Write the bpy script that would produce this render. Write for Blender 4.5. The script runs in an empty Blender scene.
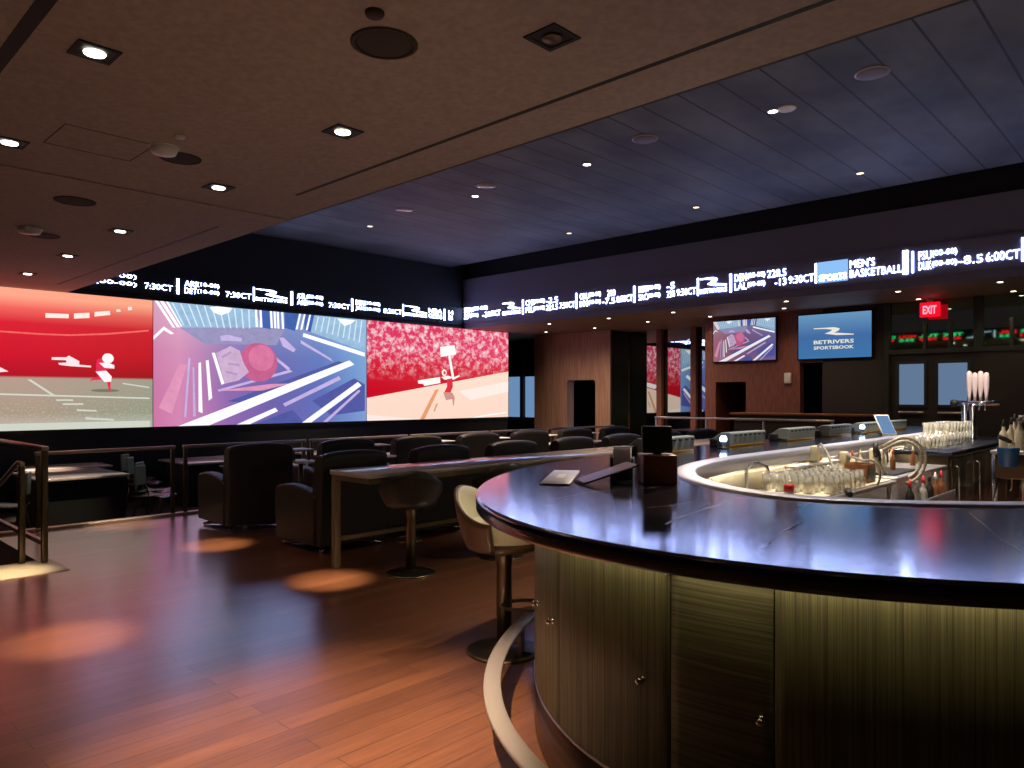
import bpy, bmesh, math, random
from mathutils import Vector, Matrix
random.seed(7)
C = bpy.context.scene.collection
PI = math.pi

# ------------------------------------------------------------------ materials
def lin(c):
    return tuple(((x/255)/12.92 if x/255 <= .04045 else ((x/255+.055)/1.055)**2.4) for x in c) + (1,)

def mat(name, col, rough=.5, metal=0, spec=.5, noise=None, bump=0, emit=None, estr=0):
    m = bpy.data.materials.new(name); m.use_nodes = True
    n, l = m.node_tree.nodes, m.node_tree.links
    b = n['Principled BSDF']
    b.inputs['Base Color'].default_value = lin(col)
    b.inputs['Roughness'].default_value = rough
    b.inputs['Metallic'].default_value = metal
    b.inputs['Specular IOR Level'].default_value = spec
    if emit:
        b.inputs['Emission Color'].default_value = lin(emit); b.inputs['Emission Strength'].default_value = estr
    if noise:
        scale, col2, stretch = noise
        g = n.new('ShaderNodeNewGeometry'); mp = n.new('ShaderNodeMapping'); t = n.new('ShaderNodeTexNoise')
        mp.inputs['Scale'].default_value = stretch
        t.inputs['Scale'].default_value = scale; t.inputs['Detail'].default_value = 6
        mx = n.new('ShaderNodeMix'); mx.data_type = 'RGBA'
        mx.inputs['A'].default_value = lin(col); mx.inputs['B'].default_value = lin(col2)
        rp = n.new('ShaderNodeValToRGB'); rp.color_ramp.elements[0].position = .35; rp.color_ramp.elements[1].position = .65
        l.new(g.outputs['Position'], mp.inputs['Vector']); l.new(mp.outputs['Vector'], t.inputs['Vector'])
        l.new(t.outputs['Fac'], rp.inputs['Fac']); l.new(rp.outputs['Color'], mx.inputs['Factor'])
        l.new(mx.outputs['Result'], b.inputs['Base Color'])
        if bump:
            bp = n.new('ShaderNodeBump'); bp.inputs['Strength'].default_value = bump; bp.inputs['Distance'].default_value = .01
            l.new(t.outputs['Fac'], bp.inputs['Height']); l.new(bp.outputs['Normal'], b.inputs['Normal'])
    return m

def emat(name, col, s):
    m = bpy.data.materials.new(name); m.use_nodes = True
    n, l = m.node_tree.nodes, m.node_tree.links
    n.clear()
    e = n.new('ShaderNodeEmission'); o = n.new('ShaderNodeOutputMaterial')
    e.inputs['Color'].default_value = lin(col); e.inputs['Strength'].default_value = s
    l.new(e.outputs[0], o.inputs[0])
    return m

SCR = 1.2       # brightness of the video wall pixels
def uvramp(name, stops_v, side=None, noise=None, s=SCR):
    """screen picture: emission coloured by a vertical ramp (and a horizontal tint)"""
    m = bpy.data.materials.new(name); m.use_nodes = True
    n, l = m.node_tree.nodes, m.node_tree.links
    n.clear()
    e = n.new('ShaderNodeEmission'); o = n.new('ShaderNodeOutputMaterial'); e.inputs['Strength'].default_value = s
    uv = n.new('ShaderNodeUVMap'); sp = n.new('ShaderNodeSeparateXYZ'); l.new(uv.outputs[0], sp.inputs[0])
    def ramp(stops, src):
        r = n.new('ShaderNodeValToRGB'); cr = r.color_ramp
        while len(cr.elements) < len(stops): cr.elements.new(.5)
        for el, (p, c) in zip(cr.elements, stops): el.position = p; el.color = lin(c)
        l.new(src, r.inputs['Fac']); return r.outputs['Color']
    col = ramp(stops_v, sp.outputs['Y'])
    if side:
        stops_u, fac = side
        c2 = ramp(stops_u, sp.outputs['X'])
        mx = n.new('ShaderNodeMix'); mx.data_type = 'RGBA'; mx.inputs['Factor'].default_value = fac
        l.new(col, mx.inputs['A']); l.new(c2, mx.inputs['B']); col = mx.outputs['Result']
    if noise:
        scale, c, lo, hi, vlo, vhi = noise
        mp = n.new('ShaderNodeMapping'); mp.inputs['Scale'].default_value = (2, 1, 1)
        l.new(uv.outputs[0], mp.inputs['Vector'])
        t = n.new('ShaderNodeTexNoise'); t.inputs['Scale'].default_value = scale; t.inputs['Detail'].default_value = 3; t.inputs['Roughness'].default_value = .7
        l.new(mp.outputs['Vector'], t.inputs['Vector'])
        r = n.new('ShaderNodeValToRGB'); r.color_ramp.elements[0].position = lo; r.color_ramp.elements[1].position = hi
        l.new(t.outputs['Fac'], r.inputs['Fac'])
        g = n.new('ShaderNodeMapRange'); g.inputs['From Min'].default_value = vlo; g.inputs['From Max'].default_value = vhi
        l.new(sp.outputs['Y'], g.inputs['Value'])
        mu = n.new('ShaderNodeMath'); mu.operation = 'MULTIPLY'; l.new(r.outputs['Color'], mu.inputs[0]); l.new(g.outputs['Result'], mu.inputs[1])
        mx = n.new('ShaderNodeMix'); mx.data_type = 'RGBA'; l.new(mu.outputs[0], mx.inputs['Factor'])
        l.new(col, mx.inputs['A']); mx.inputs['B'].default_value = lin(c); col = mx.outputs['Result']
    l.new(col, e.inputs['Color']); l.new(e.outputs[0], o.inputs[0])
    return m

def floor_mat():
    m = mat('oak_plank_floor', (96, 52, 30), .33, spec=.75); bb = m.node_tree.nodes['Principled BSDF']; bb.inputs['Coat Weight'].default_value = 1; bb.inputs['Coat Roughness'].default_value = .24; bb.inputs['Coat IOR'].default_value = 2.3
    n, l = m.node_tree.nodes, m.node_tree.links; b = n['Principled BSDF']
    g = n.new('ShaderNodeNewGeometry'); s = n.new('ShaderNodeSeparateXYZ'); c = n.new('ShaderNodeCombineXYZ')
    l.new(g.outputs['Position'], s.inputs[0]); l.new(s.outputs['Y'], c.inputs['X']); l.new(s.outputs['X'], c.inputs['Y'])
    br = n.new('ShaderNodeTexBrick'); br.inputs['Scale'].default_value = 1
    br.inputs['Brick Width'].default_value = 1.7; br.inputs['Row Height'].default_value = .125
    br.inputs['Mortar Size'].default_value = .0022; br.inputs['Bias'].default_value = 0
    br.inputs['Color1'].default_value = lin((136, 86, 58)); br.inputs['Color2'].default_value = lin((114, 70, 48)); br.inputs['Mortar'].default_value = lin((60, 36, 24))
    l.new(c.outputs[0], br.inputs['Vector'])
    mp = n.new('ShaderNodeMapping'); mp.inputs['Scale'].default_value = (1.2, 22, 1); l.new(c.outputs[0], mp.inputs['Vector'])
    t = n.new('ShaderNodeTexNoise'); t.inputs['Scale'].default_value = 2.2; t.inputs['Detail'].default_value = 8; t.inputs['Roughness'].default_value = .65
    l.new(mp.outputs['Vector'], t.inputs['Vector'])
    r = n.new('ShaderNodeValToRGB'); r.color_ramp.elements[0].position = .3; r.color_ramp.elements[1].position = .75
    r.color_ramp.elements[0].color = (.45, .42, .4, 1); r.color_ramp.elements[1].color = (1.15, 1.1, 1.05, 1)
    l.new(t.outputs['Fac'], r.inputs['Fac'])
    mx = n.new('ShaderNodeMix'); mx.data_type = 'RGBA'; mx.blend_type = 'MULTIPLY'; mx.inputs['Factor'].default_value = .85
    l.new(br.outputs['Color'], mx.inputs['A']); l.new(r.outputs['Color'], mx.inputs['B']); l.new(mx.outputs['Result'], b.inputs['Base Color'])
    rr = n.new('ShaderNodeMapRange'); rr.inputs['To Min'].default_value = .24; rr.inputs['To Max'].default_value = .36
    l.new(t.outputs['Fac'], rr.inputs['Value']); l.new(rr.outputs['Result'], b.inputs['Roughness'])
    bp = n.new('ShaderNodeBump'); bp.inputs['Strength'].default_value = .12; bp.inputs['Distance'].default_value = .004
    l.new(mx.outputs['Result'], bp.inputs['Height']); l.new(bp.outputs['Normal'], b.inputs['Normal'])
    return m

def grain_mat(name, dark, light, along_u, scale=1, rough=.45):
    """fine straight veneer grain in UV metres: lines run along v (or along u)"""
    m = mat(name, dark, rough); n, l = m.node_tree.nodes, m.node_tree.links; b = n['Principled BSDF']
    uv = n.new('ShaderNodeUVMap'); out = None
    for k, (sc, w) in enumerate(((95, .55), (28, .45))):
        mp = n.new('ShaderNodeMapping'); mp.inputs['Scale'].default_value = (1.6, sc*scale, 1) if along_u else (sc*scale, 1.3, 1)
        l.new(uv.outputs[0], mp.inputs['Vector'])
        t = n.new('ShaderNodeTexNoise'); t.inputs['Scale'].default_value = 1; t.inputs['Detail'].default_value = 5; t.inputs['Distortion'].default_value = .3
        l.new(mp.outputs['Vector'], t.inputs['Vector'])
        mu = n.new('ShaderNodeMath'); mu.operation = 'MULTIPLY'; mu.inputs[1].default_value = w; l.new(t.outputs['Fac'], mu.inputs[0])
        if out is None: out = mu.outputs[0]
        else:
            ad = n.new('ShaderNodeMath'); l.new(out, ad.inputs[0]); l.new(mu.outputs[0], ad.inputs[1]); out = ad.outputs[0]
    r = n.new('ShaderNodeValToRGB'); r.color_ramp.elements[0].position = .36; r.color_ramp.elements[1].position = .64
    r.color_ramp.elements[0].color = lin(dark); r.color_ramp.elements[1].color = lin(light)
    l.new(out, r.inputs['Fac']); l.new(r.outputs['Color'], b.inputs['Base Color'])
    bp = n.new('ShaderNodeBump'); bp.inputs['Strength'].default_value = .15; bp.inputs['Distance'].default_value = .003
    l.new(out, bp.inputs['Height']); l.new(bp.outputs['Normal'], b.inputs['Normal'])
    return m

def plank_ceiling_mat():
    m = mat('grey_ceiling_planks', (96, 96, 98), .6, noise=(1.3, (58, 59, 64), (1, .6, 1)))
    n, l = m.node_tree.nodes, m.node_tree.links; b = n['Principled BSDF']
    src = b.inputs['Base Color'].links[0].from_socket
    g = n.new('ShaderNodeNewGeometry'); s = n.new('ShaderNodeSeparateXYZ'); l.new(g.outputs['Position'], s.inputs[0])
    a = n.new('ShaderNodeMath'); a.operation = 'ADD'; a.inputs[1].default_value = 50*.465+.035; l.new(s.outputs['X'], a.inputs[0])
    d = n.new('ShaderNodeMath'); d.operation = 'MODULO'; d.inputs[1].default_value = .465; l.new(a.outputs[0], d.inputs[0])
    lt = n.new('ShaderNodeMath'); lt.operation = 'LESS_THAN'; lt.inputs[1].default_value = .024; l.new(d.outputs[0], lt.inputs[0])
    mx = n.new('ShaderNodeMix'); mx.data_type = 'RGBA'; l.new(lt.outputs[0], mx.inputs['Factor']); l.new(src, mx.inputs['A'])
    mx.inputs['B'].default_value = lin((14, 14, 16)); l.new(mx.outputs['Result'], b.inputs['Base Color'])
    return m

def glass_mat(name, tint=(235, 232, 220), haze=.2):
    m = bpy.data.materials.new(name); m.use_nodes = True
    n, l = m.node_tree.nodes, m.node_tree.links; n.clear()
    o = n.new('ShaderNodeOutputMaterial'); t = n.new('ShaderNodeBsdfTransparent'); g = n.new('ShaderNodeBsdfGlossy'); d = n.new('ShaderNodeBsdfDiffuse')
    t.inputs['Color'].default_value = lin(tint); g.inputs['Roughness'].default_value = .08; d.inputs['Color'].default_value = lin(tint)
    lw = n.new('ShaderNodeLayerWeight'); lw.inputs['Blend'].default_value = .45
    a = n.new('ShaderNodeMixShader'); a2 = n.new('ShaderNodeMixShader'); a.inputs[0].default_value = haze
    l.new(t.outputs[0], a.inputs[1]); l.new(d.outputs[0], a.inputs[2])
    l.new(lw.outputs['Facing'], a2.inputs[0]); l.new(a.outputs[0], a2.inputs[1]); l.new(g.outputs[0], a2.inputs[2]); l.new(a2.outputs[0], o.inputs[0])
    return m

M = dict(
    floor=floor_mat(),
    lowfloor=mat('dark_carpet', (34, 28, 28), .9, noise=(6, (22, 18, 20), (1, 1, 1))),
    soffit=mat('brown_textured_soffit', (170, 152, 146), .75, noise=(24, (156, 138, 132), (1, 1, 1))),
    planks=plank_ceiling_mat(),
    rearsoffit=mat('brown_rear_soffit', (140, 112, 92), .6, noise=(3, (124, 98, 80), (1, 1, 1))),
    black=mat('black_paint', (10, 10, 11), .6),
    blackgloss=mat('black_gloss', (9, 9, 10), .2),
    upper=mat('charcoal_upper_wall', (26, 27, 32), .7),
    bulk=mat('slate_bulkhead_panel', (112, 108, 128), .55),
    darkwall=mat('dark_brown_wall', (38, 31, 27), .7),
    woodwall=mat('walnut_veneer_wall', (164, 126, 106), .5, noise=(3, (136, 102, 84), (9, 9, .5)), bump=.05),
    brownwall=mat('red_brown_wall_panel', (126, 74, 60), .6, noise=(4, (104, 58, 48), (5, 5, 1))),
    steel=mat('brushed_steel', (200, 198, 200), .38, .85, noise=(8, (176, 172, 166), (1, 1, 6))),
    rail=mat('satin_bronze_rail', (168, 154, 146), .36, .6),
    bronze=mat('dark_bronze_metal', (104, 92, 74), .38, 1),
    chrome=mat('chrome', (225, 225, 225), .12, 1),
    leather=mat('dark_brown_leather', (38, 34, 29), .42, noise=(30, (32, 28, 24), (1, 1, 1))),
    leather2=mat('charcoal_grey_vinyl', (84, 88, 84), .5),
    cream=mat('cream_vinyl', (226, 218, 196), .5),
    shell=mat('brown_shell', (92, 66, 48), .45),
    tabletop=mat('grey_laminate_top', (176, 166, 170), .14, spec=1),
    tablebrown=mat('olive_bronze_table_frame', (112, 98, 74), .45, .3),
    green=mat('sage_green_plastic', (120, 140, 108), .5),
    greychair=mat('glossy_dark_plastic', (70, 62, 64), .25),
    face_v=grain_mat('vertical_veneer', (66, 60, 40), (134, 126, 90), False, 3.0, .6),
    face_h=grain_mat('horizontal_veneer', (60, 54, 36), (124, 116, 84), True, 2.6, .6),
    kick=mat('dark_bronze_kick', (70, 52, 40), .3, .6),
    ringtop=mat('satin_foot_rail', (158, 146, 140), .42, .35),
    ivory=mat('ivory_plastic', (226, 214, 184), .45),
    white=mat('white_plastic', (230, 230, 232), .4),
    paper=mat('white_card', (206, 206, 214), .6),
    lilac=mat('lilac_sheet', (150, 132, 158), .25),
    red=mat('red_plastic', (190, 24, 28), .4),
    yellow=mat('yellow_liquid', (214, 168, 30), .3),
    blue=mat('blue_plastic', (24, 84, 140), .4),
    wood=mat('brown_board', (120, 72, 36), .5),
    glass=glass_mat('clear_glass', (240, 238, 230), .34),
    mirror=mat('dark_mirror_glass', (180, 186, 184), .02, 1),
    greenglass=mat('green_tinted_mirror_glass', (128, 150, 128), .03, 1),
    led=emat('led_white', (172, 188, 255), 22),
    ledblue=emat('led_pale_blue', (130, 176, 226), 1.25),
    ledwhite=emat('led_soft_white', (210, 222, 255), 2),
    ledred=emat('led_red', (255, 24, 30), 3.4),
    ledgreen=emat('led_green', (60, 235, 160), 2.4),
    exitred=emat('exit_red', (255, 12, 40), 1.3),
    exitpink=emat('exit_letter', (255, 150, 170), 1.6),
    lamp=emat('lamp_disc', (255, 244, 225), 9),
    dimlamp=emat('dim_lamp_disc', (250, 230, 200), 2.5),
    frost=emat('frosted_lit_glass', (122, 150, 186), .62),
    frostblue=emat('frosted_blue_glass', (120, 160, 206), .75),
)

# ------------------------------------------------------------------ mesh builder
class MB:
    def __init__(s): s.bm = bmesh.new(); s.uv = s.bm.loops.layers.uv.new('UVMap'); s.mi = 0; s.smooth = False
    def face(s, vs, smooth=None, uvs=None):
        try: f = s.bm.faces.new(vs)
        except ValueError: return None
        f.material_index = s.mi; f.smooth = s.smooth if smooth is None else smooth
        if uvs:
            for lp, u in zip(f.loops, uvs): lp[s.uv].uv = u
        return f
    def v(s, *p): return s.bm.verts.new(p if len(p) == 3 else p[0])
    def poly(s, pts, uvs=None): return s.face([s.v(p) for p in pts], uvs=uvs)
    def box(s, x0, x1, y0, y1, z0, z1, mx=None):
        P = [Vector((x, y, z)) for z in (z0, z1) for y in (y0, y1) for x in (x0, x1)]
        if mx: P = [mx @ p for p in P]
        V = [s.v(p) for p in P]
        for q in ((0, 2, 3, 1), (4, 5, 7, 6), (0, 1, 5, 4), (1, 3, 7, 5), (3, 2, 6, 7), (2, 0, 4, 6)): s.face([V[i] for i in q])
        return s
    def rbox(s, x0, x1, y0, y1, z0, z1, r=.01, seg=2, mx=None):
        t = bmesh.new(); bmesh.ops.create_cube(t, size=1)
        for w in t.verts: w.co = Vector((x0+(w.co.x+.5)*(x1-x0), y0+(w.co.y+.5)*(y1-y0), z0+(w.co.z+.5)*(z1-z0)))
        bmesh.ops.bevel(t, geom=t.edges[:], offset=r, segments=seg, affect='EDGES', profile=.5)
        s.join(t, mx, True); return s
    def join(s, t, mx=None, smooth=False):
        mp = {}
        for w in t.verts: mp[w] = s.v(mx @ w.co if mx else w.co)
        for f in t.faces: s.face([mp[w] for w in f.verts], smooth)
        t.free()
    def lathe(s, prof, c=(0, 0, 0), seg=20, smooth=True, mx=None):
        rings = []
        for r, z in prof:
            ring = []
            for k in range(seg):
                a = 2*PI*k/seg
                p = Vector((c[0]+r*math.cos(a), c[1]+r*math.sin(a), c[2]+z))
                ring.append(s.v(mx @ p if mx else p))
            rings.append(ring)
        for a, b in zip(rings, rings[1:]):
            for k in range(seg): s.face([a[k], a[(k+1) % seg], b[(k+1) % seg], b[k]], smooth)
        if prof[0][0] > 1e-4: s.face(rings[0][::-1], False)
        if prof[-1][0] > 1e-4: s.face(rings[-1], False)
        return s
    def cyl(s, p0, p1, r0, r1=None, seg=12):
        r1 = r0 if r1 is None else r1
        return s.tube([p0, p1], [r0, r1], seg)
    def tube(s, path, r, seg=8, flat=None):
        path = [Vector(p) for p in path]; n = len(path)
        rs = r if isinstance(r, (list, tuple)) else [r]*n
        prev = None; rings = []
        for i, p in enumerate(path):
            d = (path[min(i+1, n-1)]-path[max(i-1, 0)]).normalized()
            if prev is None:
                up = Vector((0, 0, 1)) if abs(d.z) < .9 else Vector((1, 0, 0))
                x = d.cross(up).normalized()
            else: x = (prev - d*prev.dot(d)).normalized()
            prev = x; y = d.cross(x)
            rings.append([s.v(p+x*rs[i]*math.cos(2*PI*k/seg)+y*rs[i]*math.sin(2*PI*k/seg)) for k in range(seg)])
        for a, b in zip(rings, rings[1:]):
            for k in range(seg): s.face([a[k], b[k], b[(k+1) % seg], a[(k+1) % seg]], True)
        s.face(rings[0], False); s.face(rings[-1][::-1], False)
        return s
    def prism(s, pts, axis, a0, a1, smooth=False):
        """pts 2-D outline; axis 'x': pts are (y,z); 'y': (x,z); 'z': (x,y)"""
        def P(u, v, a): return {'x': (a, u, v), 'y': (u, a, v), 'z': (u, v, a)}[axis]
        A = [s.v(P(u, v, a0)) for u, v in pts]; B = [s.v(P(u, v, a1)) for u, v in pts]; n = len(pts)
        for i in range(n): s.face([A[i], A[(i+1) % n], B[(i+1) % n], B[i]], smooth)
        s.face(A[::-1], False); s.face(B, False); return s
    def text(s, body, o, u, v, x0, x1, y0, y1, thick=.004, bold=.02):
        cu = bpy.data.curves.new('t', 'FONT'); cu.body = body; cu.extrude = .05; cu.offset = bold; cu.resolution_u = 2
        ob = bpy.data.objects.new('t', cu); C.objects.link(ob)
        dg = bpy.context.evaluated_depsgraph_get(); me = bpy.data.meshes.new_from_object(ob.evaluated_get(dg))
        bpy.data.objects.remove(ob); bpy.data.curves.remove(cu)
        xs = [w.co.x for w in me.vertices]; ys = [w.co.y for w in me.vertices]
        ax, bx, ay, by = min(xs), max(xs), min(ys), max(ys)
        o, u, v = Vector(o), Vector(u), Vector(v); n = u.cross(v)
        V = [s.v(o+u*(x0+(w.co.x-ax)/(bx-ax)*(x1-x0))+v*(y0+(w.co.y-ay)/(by-ay)*(y1-y0))+n*(thick*(w.co.z/.1+.5))) for w in me.vertices]
        for p in me.polygons: s.face([V[i] for i in p.vertices])
        bpy.data.meshes.remove(me); return s
    def flat(s, pts, o, u, v, w, h, lift):
        o, u, v = Vector(o), Vector(u), Vector(v); n = u.cross(v)
        return s.poly([o+u*(a*w)+v*(b*h)+n*lift for a, b in pts], uvs=pts)
    def build(s, name, mats, parent=None, bevel=0, recalc=True):
        if recalc: bmesh.ops.recalc_face_normals(s.bm, faces=s.bm.faces[:])
        me = bpy.data.meshes.new(name); s.bm.to_mesh(me); s.bm.free()
        for m in (mats if isinstance(mats, (list, tuple)) else [mats]): me.materials.append(M[m] if isinstance(m, str) else m)
        o = bpy.data.objects.new(name, me); C.objects.link(o)
        if parent: o.parent = parent
        if bevel:
            b = o.modifiers.new('b', 'BEVEL'); b.width = bevel; b.segments = 2; b.limit_method = 'ANGLE'
        return o

def tag(o, label, cat, group=None, kind=None):
    o['label'] = label; o['category'] = cat
    if group: o['group'] = group
    if kind: o['kind'] = kind
    return o
def thing(name, label, cat, loc=(0, 0, 0), rz=0, group=None):
    o = bpy.data.objects.new(name, None); C.objects.link(o); o.empty_display_size = .1
    o.location = loc; o.rotation_euler = (0, 0, rz)
    return tag(o, label, cat, group)
def struct(o, label, cat): return tag(o, label, cat, kind='structure')
def dup(root, loc, rz, label, group=None, scale=None):
    r = root.copy(); C.objects.link(r); r.location = loc; r.rotation_euler = (0, 0, rz); r['label'] = label
    if group: r['group'] = group
    if scale: r.scale = scale
    for ch in list(root.children):
        c = ch.copy(); C.objects.link(c); c.parent = r
        for g in list(ch.children):
            d = g.copy(); C.objects.link(d); d.parent = c
    return r
ORD = 'first second third fourth fifth sixth seventh eighth ninth tenth eleventh twelfth'.split()
def ell(cx, cy, rx, ry, n=24, a0=0, a1=2*PI):
    return [(cx+rx*math.cos(a0+(a1-a0)*k/n), cy+ry*math.sin(a0+(a1-a0)*k/n)) for k in range(n)]
# ------------------------------------------------------------------ the room
m = MB()
for x0, x1, y0, y1 in ((-7.7, 5, -4, 20), (-9.5, -7.7, 1.85, 20), (-17, -9.5, 14.95, 20)): m.box(x0, x1, y0, y1, -.4, 0)
struct(m.build('floor', 'floor'), 'reddish brown wood plank floor beside the curved bar', 'floor')
struct(MB().box(-14.2, -9.5, -4, 14.95, -.46, -.36).build('floor_lower', 'lowfloor'), 'sunken dark floor below the video wall', 'floor')
m = MB(); m.box(-8.02, -7.7, -4, 1.85, -.36, -.18); m.box(-8.34, -8.02, -4, 1.85, -.46, -.36+.001)
struct(m.build('stairs', 'lowfloor'), 'dark steps going down past the cream landing strip', 'stairs')
struct(MB().rbox(-7.76, -7.15, -2, 1.95, -.02, .008, .004).build('trim_1', mat('cream_landing_stone', (208, 194, 168), .5)), 'cream landing strip at the head of the steps', 'floor trim')
m = MB(); m.rbox(-9.54, -9.44, 1.9, 14.9, -.02, .035, .01)
struct(m.build('trim_2', 'rail'), 'bronze kerb along the floor edge under the railings', 'floor trim')
m = MB(); m.box(-6.65, 5, -4, 3.75, 3.27, 4.85); m.box(-14.1, -6.65, -4, 3.75, 3.262, 4.85)
struct(m.build('ceiling', 'soffit'), 'low brown textured soffit with square downlights', 'ceiling')
struct(MB().box(-14.1, 5, 3.75, 12.4, 4.8, 4.95).build('ceiling_raised', 'planks'), 'raised grey plank ceiling above the seating', 'ceiling')
struct(MB().box(-14.1, 5, 12.4, 13.1, 5.05, 5.15).build('ceiling_cove', 'black'), 'dark recess between raised ceiling and bulkhead', 'ceiling')
struct(MB().box(-17, 5, 12.95, 20, 3.27, 3.4).build('ceiling_rear', 'rearsoffit'), 'brown soffit under the rear bulkhead', 'ceiling')
m = MB(); m.box(-14.1, 5, 12.85, 12.95, 3.27, 4.53)
struct(m.build('wall_bulkhead', 'bulk'), 'slate grey bulkhead carrying the long score ticker', 'wall')
struct(MB().box(-14.1, 5, 12.951, 13.06, 4.3, 5.1).build('wall_cove', 'black'), 'black back of the ceiling recess', 'wall')
struct(MB().box(-14.2, -14, -4, 14.5, -.46, 5.05).build('wall_left', 'upper'), 'charcoal wall behind the video wall', 'wall')
struct(MB().box(-17.1, 5, -4.2, -4, -.46, 5).build('wall_front', 'darkwall'), 'dark brown wall behind the viewer', 'wall')
struct(MB().box(5, 5.2, -4, 20, -.1, 5).build('wall_right', 'darkwall'), 'dark brown wall right of the bar', 'wall')
struct(MB().box(-17.1, 5, 20, 20.2, -.1, 5).build('wall_far', 'black'), 'dark far wall beyond the doorways', 'wall')
struct(MB().box(-17.2, -17, 14.3, 20, -.1, 5).build('wall_corridor', 'black'), 'dark corridor wall beyond the corner window', 'wall')
m = MB()
for x0, x1, z0, z1 in ((-8.21, -7.95, 0, 3.27), (-7.95, -7.24, 1.83, 3.27), (-7.24, -6.07, 0, 3.27), (-6.07, -5.62, 2.2, 3.27)):
    m.box(x0, x1, 14.9, 15.1, z0, z1)
m.box(-8.21, -8.05, 15.1, 16.7, 0, 3.27)
struct(m.build('wall_back', 'brownwall'), 'reddish brown panelled wall carrying the televisions', 'wall')
m = MB(); m.box(-5.62, -4.46, 14.9, 15.1, 0, 3.27); m.box(-2.86, 5, 14.9, 15.1, 0, 2.3)
struct(m.build('wall_back_dark', 'darkwall'), 'dark brown wall around the double door', 'wall')
m = MB()
def arch(x0, x1, z1, r, n=5):
    pts = [(x0, 0), (x0, z1-r)]+[(x0+r-r*math.cos(PI/2*k/n), z1-r+r*math.sin(PI/2*k/n)) for k in range(1, n+1)]
    pts += [(x1-r+r*math.sin(PI/2*k/n), z1-r+r*math.cos(PI/2*k/n)) for k in range(1, n+1)]+[(x1, 0)]
    return pts
A = arch(-12.95, -11.97, 1.97, .09)
out = [(-14.17, 0)]+[(-14.17, 3.27), (-11.48, 3.27), (-11.48, 0)]
m.prism(out+A[::-1], 'y', 15.8, 16.1); m.box(-14.17, -14.02, 16.1, 17, 0, 3.27); m.box(-11.63, -11.48, 16.1, 16.7, 0, 3.27)
struct(m.build('wall_block', 'woodwall'), 'walnut veneer wall with a rounded dark doorway', 'wall')
m = MB(); m.box(-12.1, -12.02, 16.12, 17.2, 0, 1.93)
struct(m.build('door_1', 'frostblue'), 'pale blue lit edge inside the rounded doorway', 'door')
m = MB(); m.box(-11.478, -11.45, 15.82, 16.6, 0, 3.27)
struct(m.build('wall_pier', mat('dark_green_lacquer', (16, 26, 20), .25)), 'dark green glossy return beside the walnut wall', 'wall')
w = struct(MB().box(-11.48, -8.06, 16.66, 16.7, 0, 3.27).build('window_1', 'mirror'), 'dark mirror glass reflecting the video wall', 'window')
m = MB()
for x in (-10.43, -9.43): m.box(x-.075, x+.075, 16.5, 16.62, 0, 3.27)
m.build('mullion', 'brownwall', w)
w = struct(MB().box(-17, -14.17, 16.66, 16.7, 0, 3.27).build('window_2', 'blackgloss'), 'corner window with a pale blue lit lower pane', 'window')
MB().box(-16.9, -14.2, 16.62, 16.655, .88, 2.13).build('lit_pane', 'frostblue', w)
m = MB()
for x in (-15.34, -16.3, -14.25): m.box(x-.06, x+.06, 16.5, 16.62, 0, 3.27)
m.build('mullion', 'black', w)
# transom glazing over the doors, reflecting the room
w = struct(MB().box(-4.4, 5, 14.96, 15.0, 2.38, 3.27).build('window_3', 'greenglass'), 'green tinted transom glass above the double door', 'window')
m = MB(); m.box(-4.46, -4.38, 14.86, 15.05, 0, 3.27)
for x, wd in ((-3.78, .025), (-3.37, .025), (-2.94, .07), (-2.45, .025), (-1.9, .025)): m.box(x-wd, x+wd, 14.9, 15.02, 2.36, 3.27 if wd > .05 else 2.86)
m.box(-4.46, 5, 14.88, 15.04, 2.3, 2.38); m.build('window_frame', mat('green_black_frame', (38, 44, 36), .4), w)
d = struct(MB().box(-4.38, -2.86, 14.94, 15.02, 0, 2.3).build('door_2', 'darkwall'), 'dark double door with two pale frosted panes', 'door')
for x0, x1 in ((-4.21, -3.79), (-3.56, -3.1)):
    MB().box(x0, x1, 14.925, 14.945, 1.36, 2.11).build('door_pane', 'frost', d)
    f = MB()
    for a in ((x0-.05, x0, 1.31, 2.16), (x1, x1+.05, 1.31, 2.16), (x0, x1, 2.11, 2.16), (x0, x1, 1.31, 1.36)): f.box(a[0], a[1], 14.9, 14.945, a[2], a[3])
    f.build('pane_frame', mat('green_black_frame', (38, 44, 36), .4), d)
    MB().rbox(x0, x1, 14.86, 14.9, 1.2, 1.235, .008).build('push_bar', 'steel', d)
# slots in the soffit
def slot(n, x0, x1, y, w, lab):
    z = 3.262 if x1 < -6.65 else 3.27
    struct(MB().box(x0, x1, y-w/2, y+w/2, z-.002, z+.01).build('trim_%d' % n, 'black'), lab, 'ceiling slot')
slot(3, -5.8, 3, 3.34, .035, 'long black slot along the soffit edge')
slot(4, -13.05, -7.41, 3.38, .035, 'black slot along the soffit end near the video wall')
slot(5, -6.6, -3.6, .93, .07, 'short wide black slot in the near soffit')
m = MB()
for x0, x1, y0, y1 in ((-5.87, -5.36, 1.43, 1.438), (-5.87, -5.36, 1.99, 1.998), (-5.87, -5.862, 1.43, 2), (-5.37, -5.362, 1.43, 2)): m.box(x0, x1, y0, y1, 3.2685, 3.272)
struct(m.build('trim_6', 'black'), 'outline of a square access panel in the soffit', 'ceiling panel')

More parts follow.
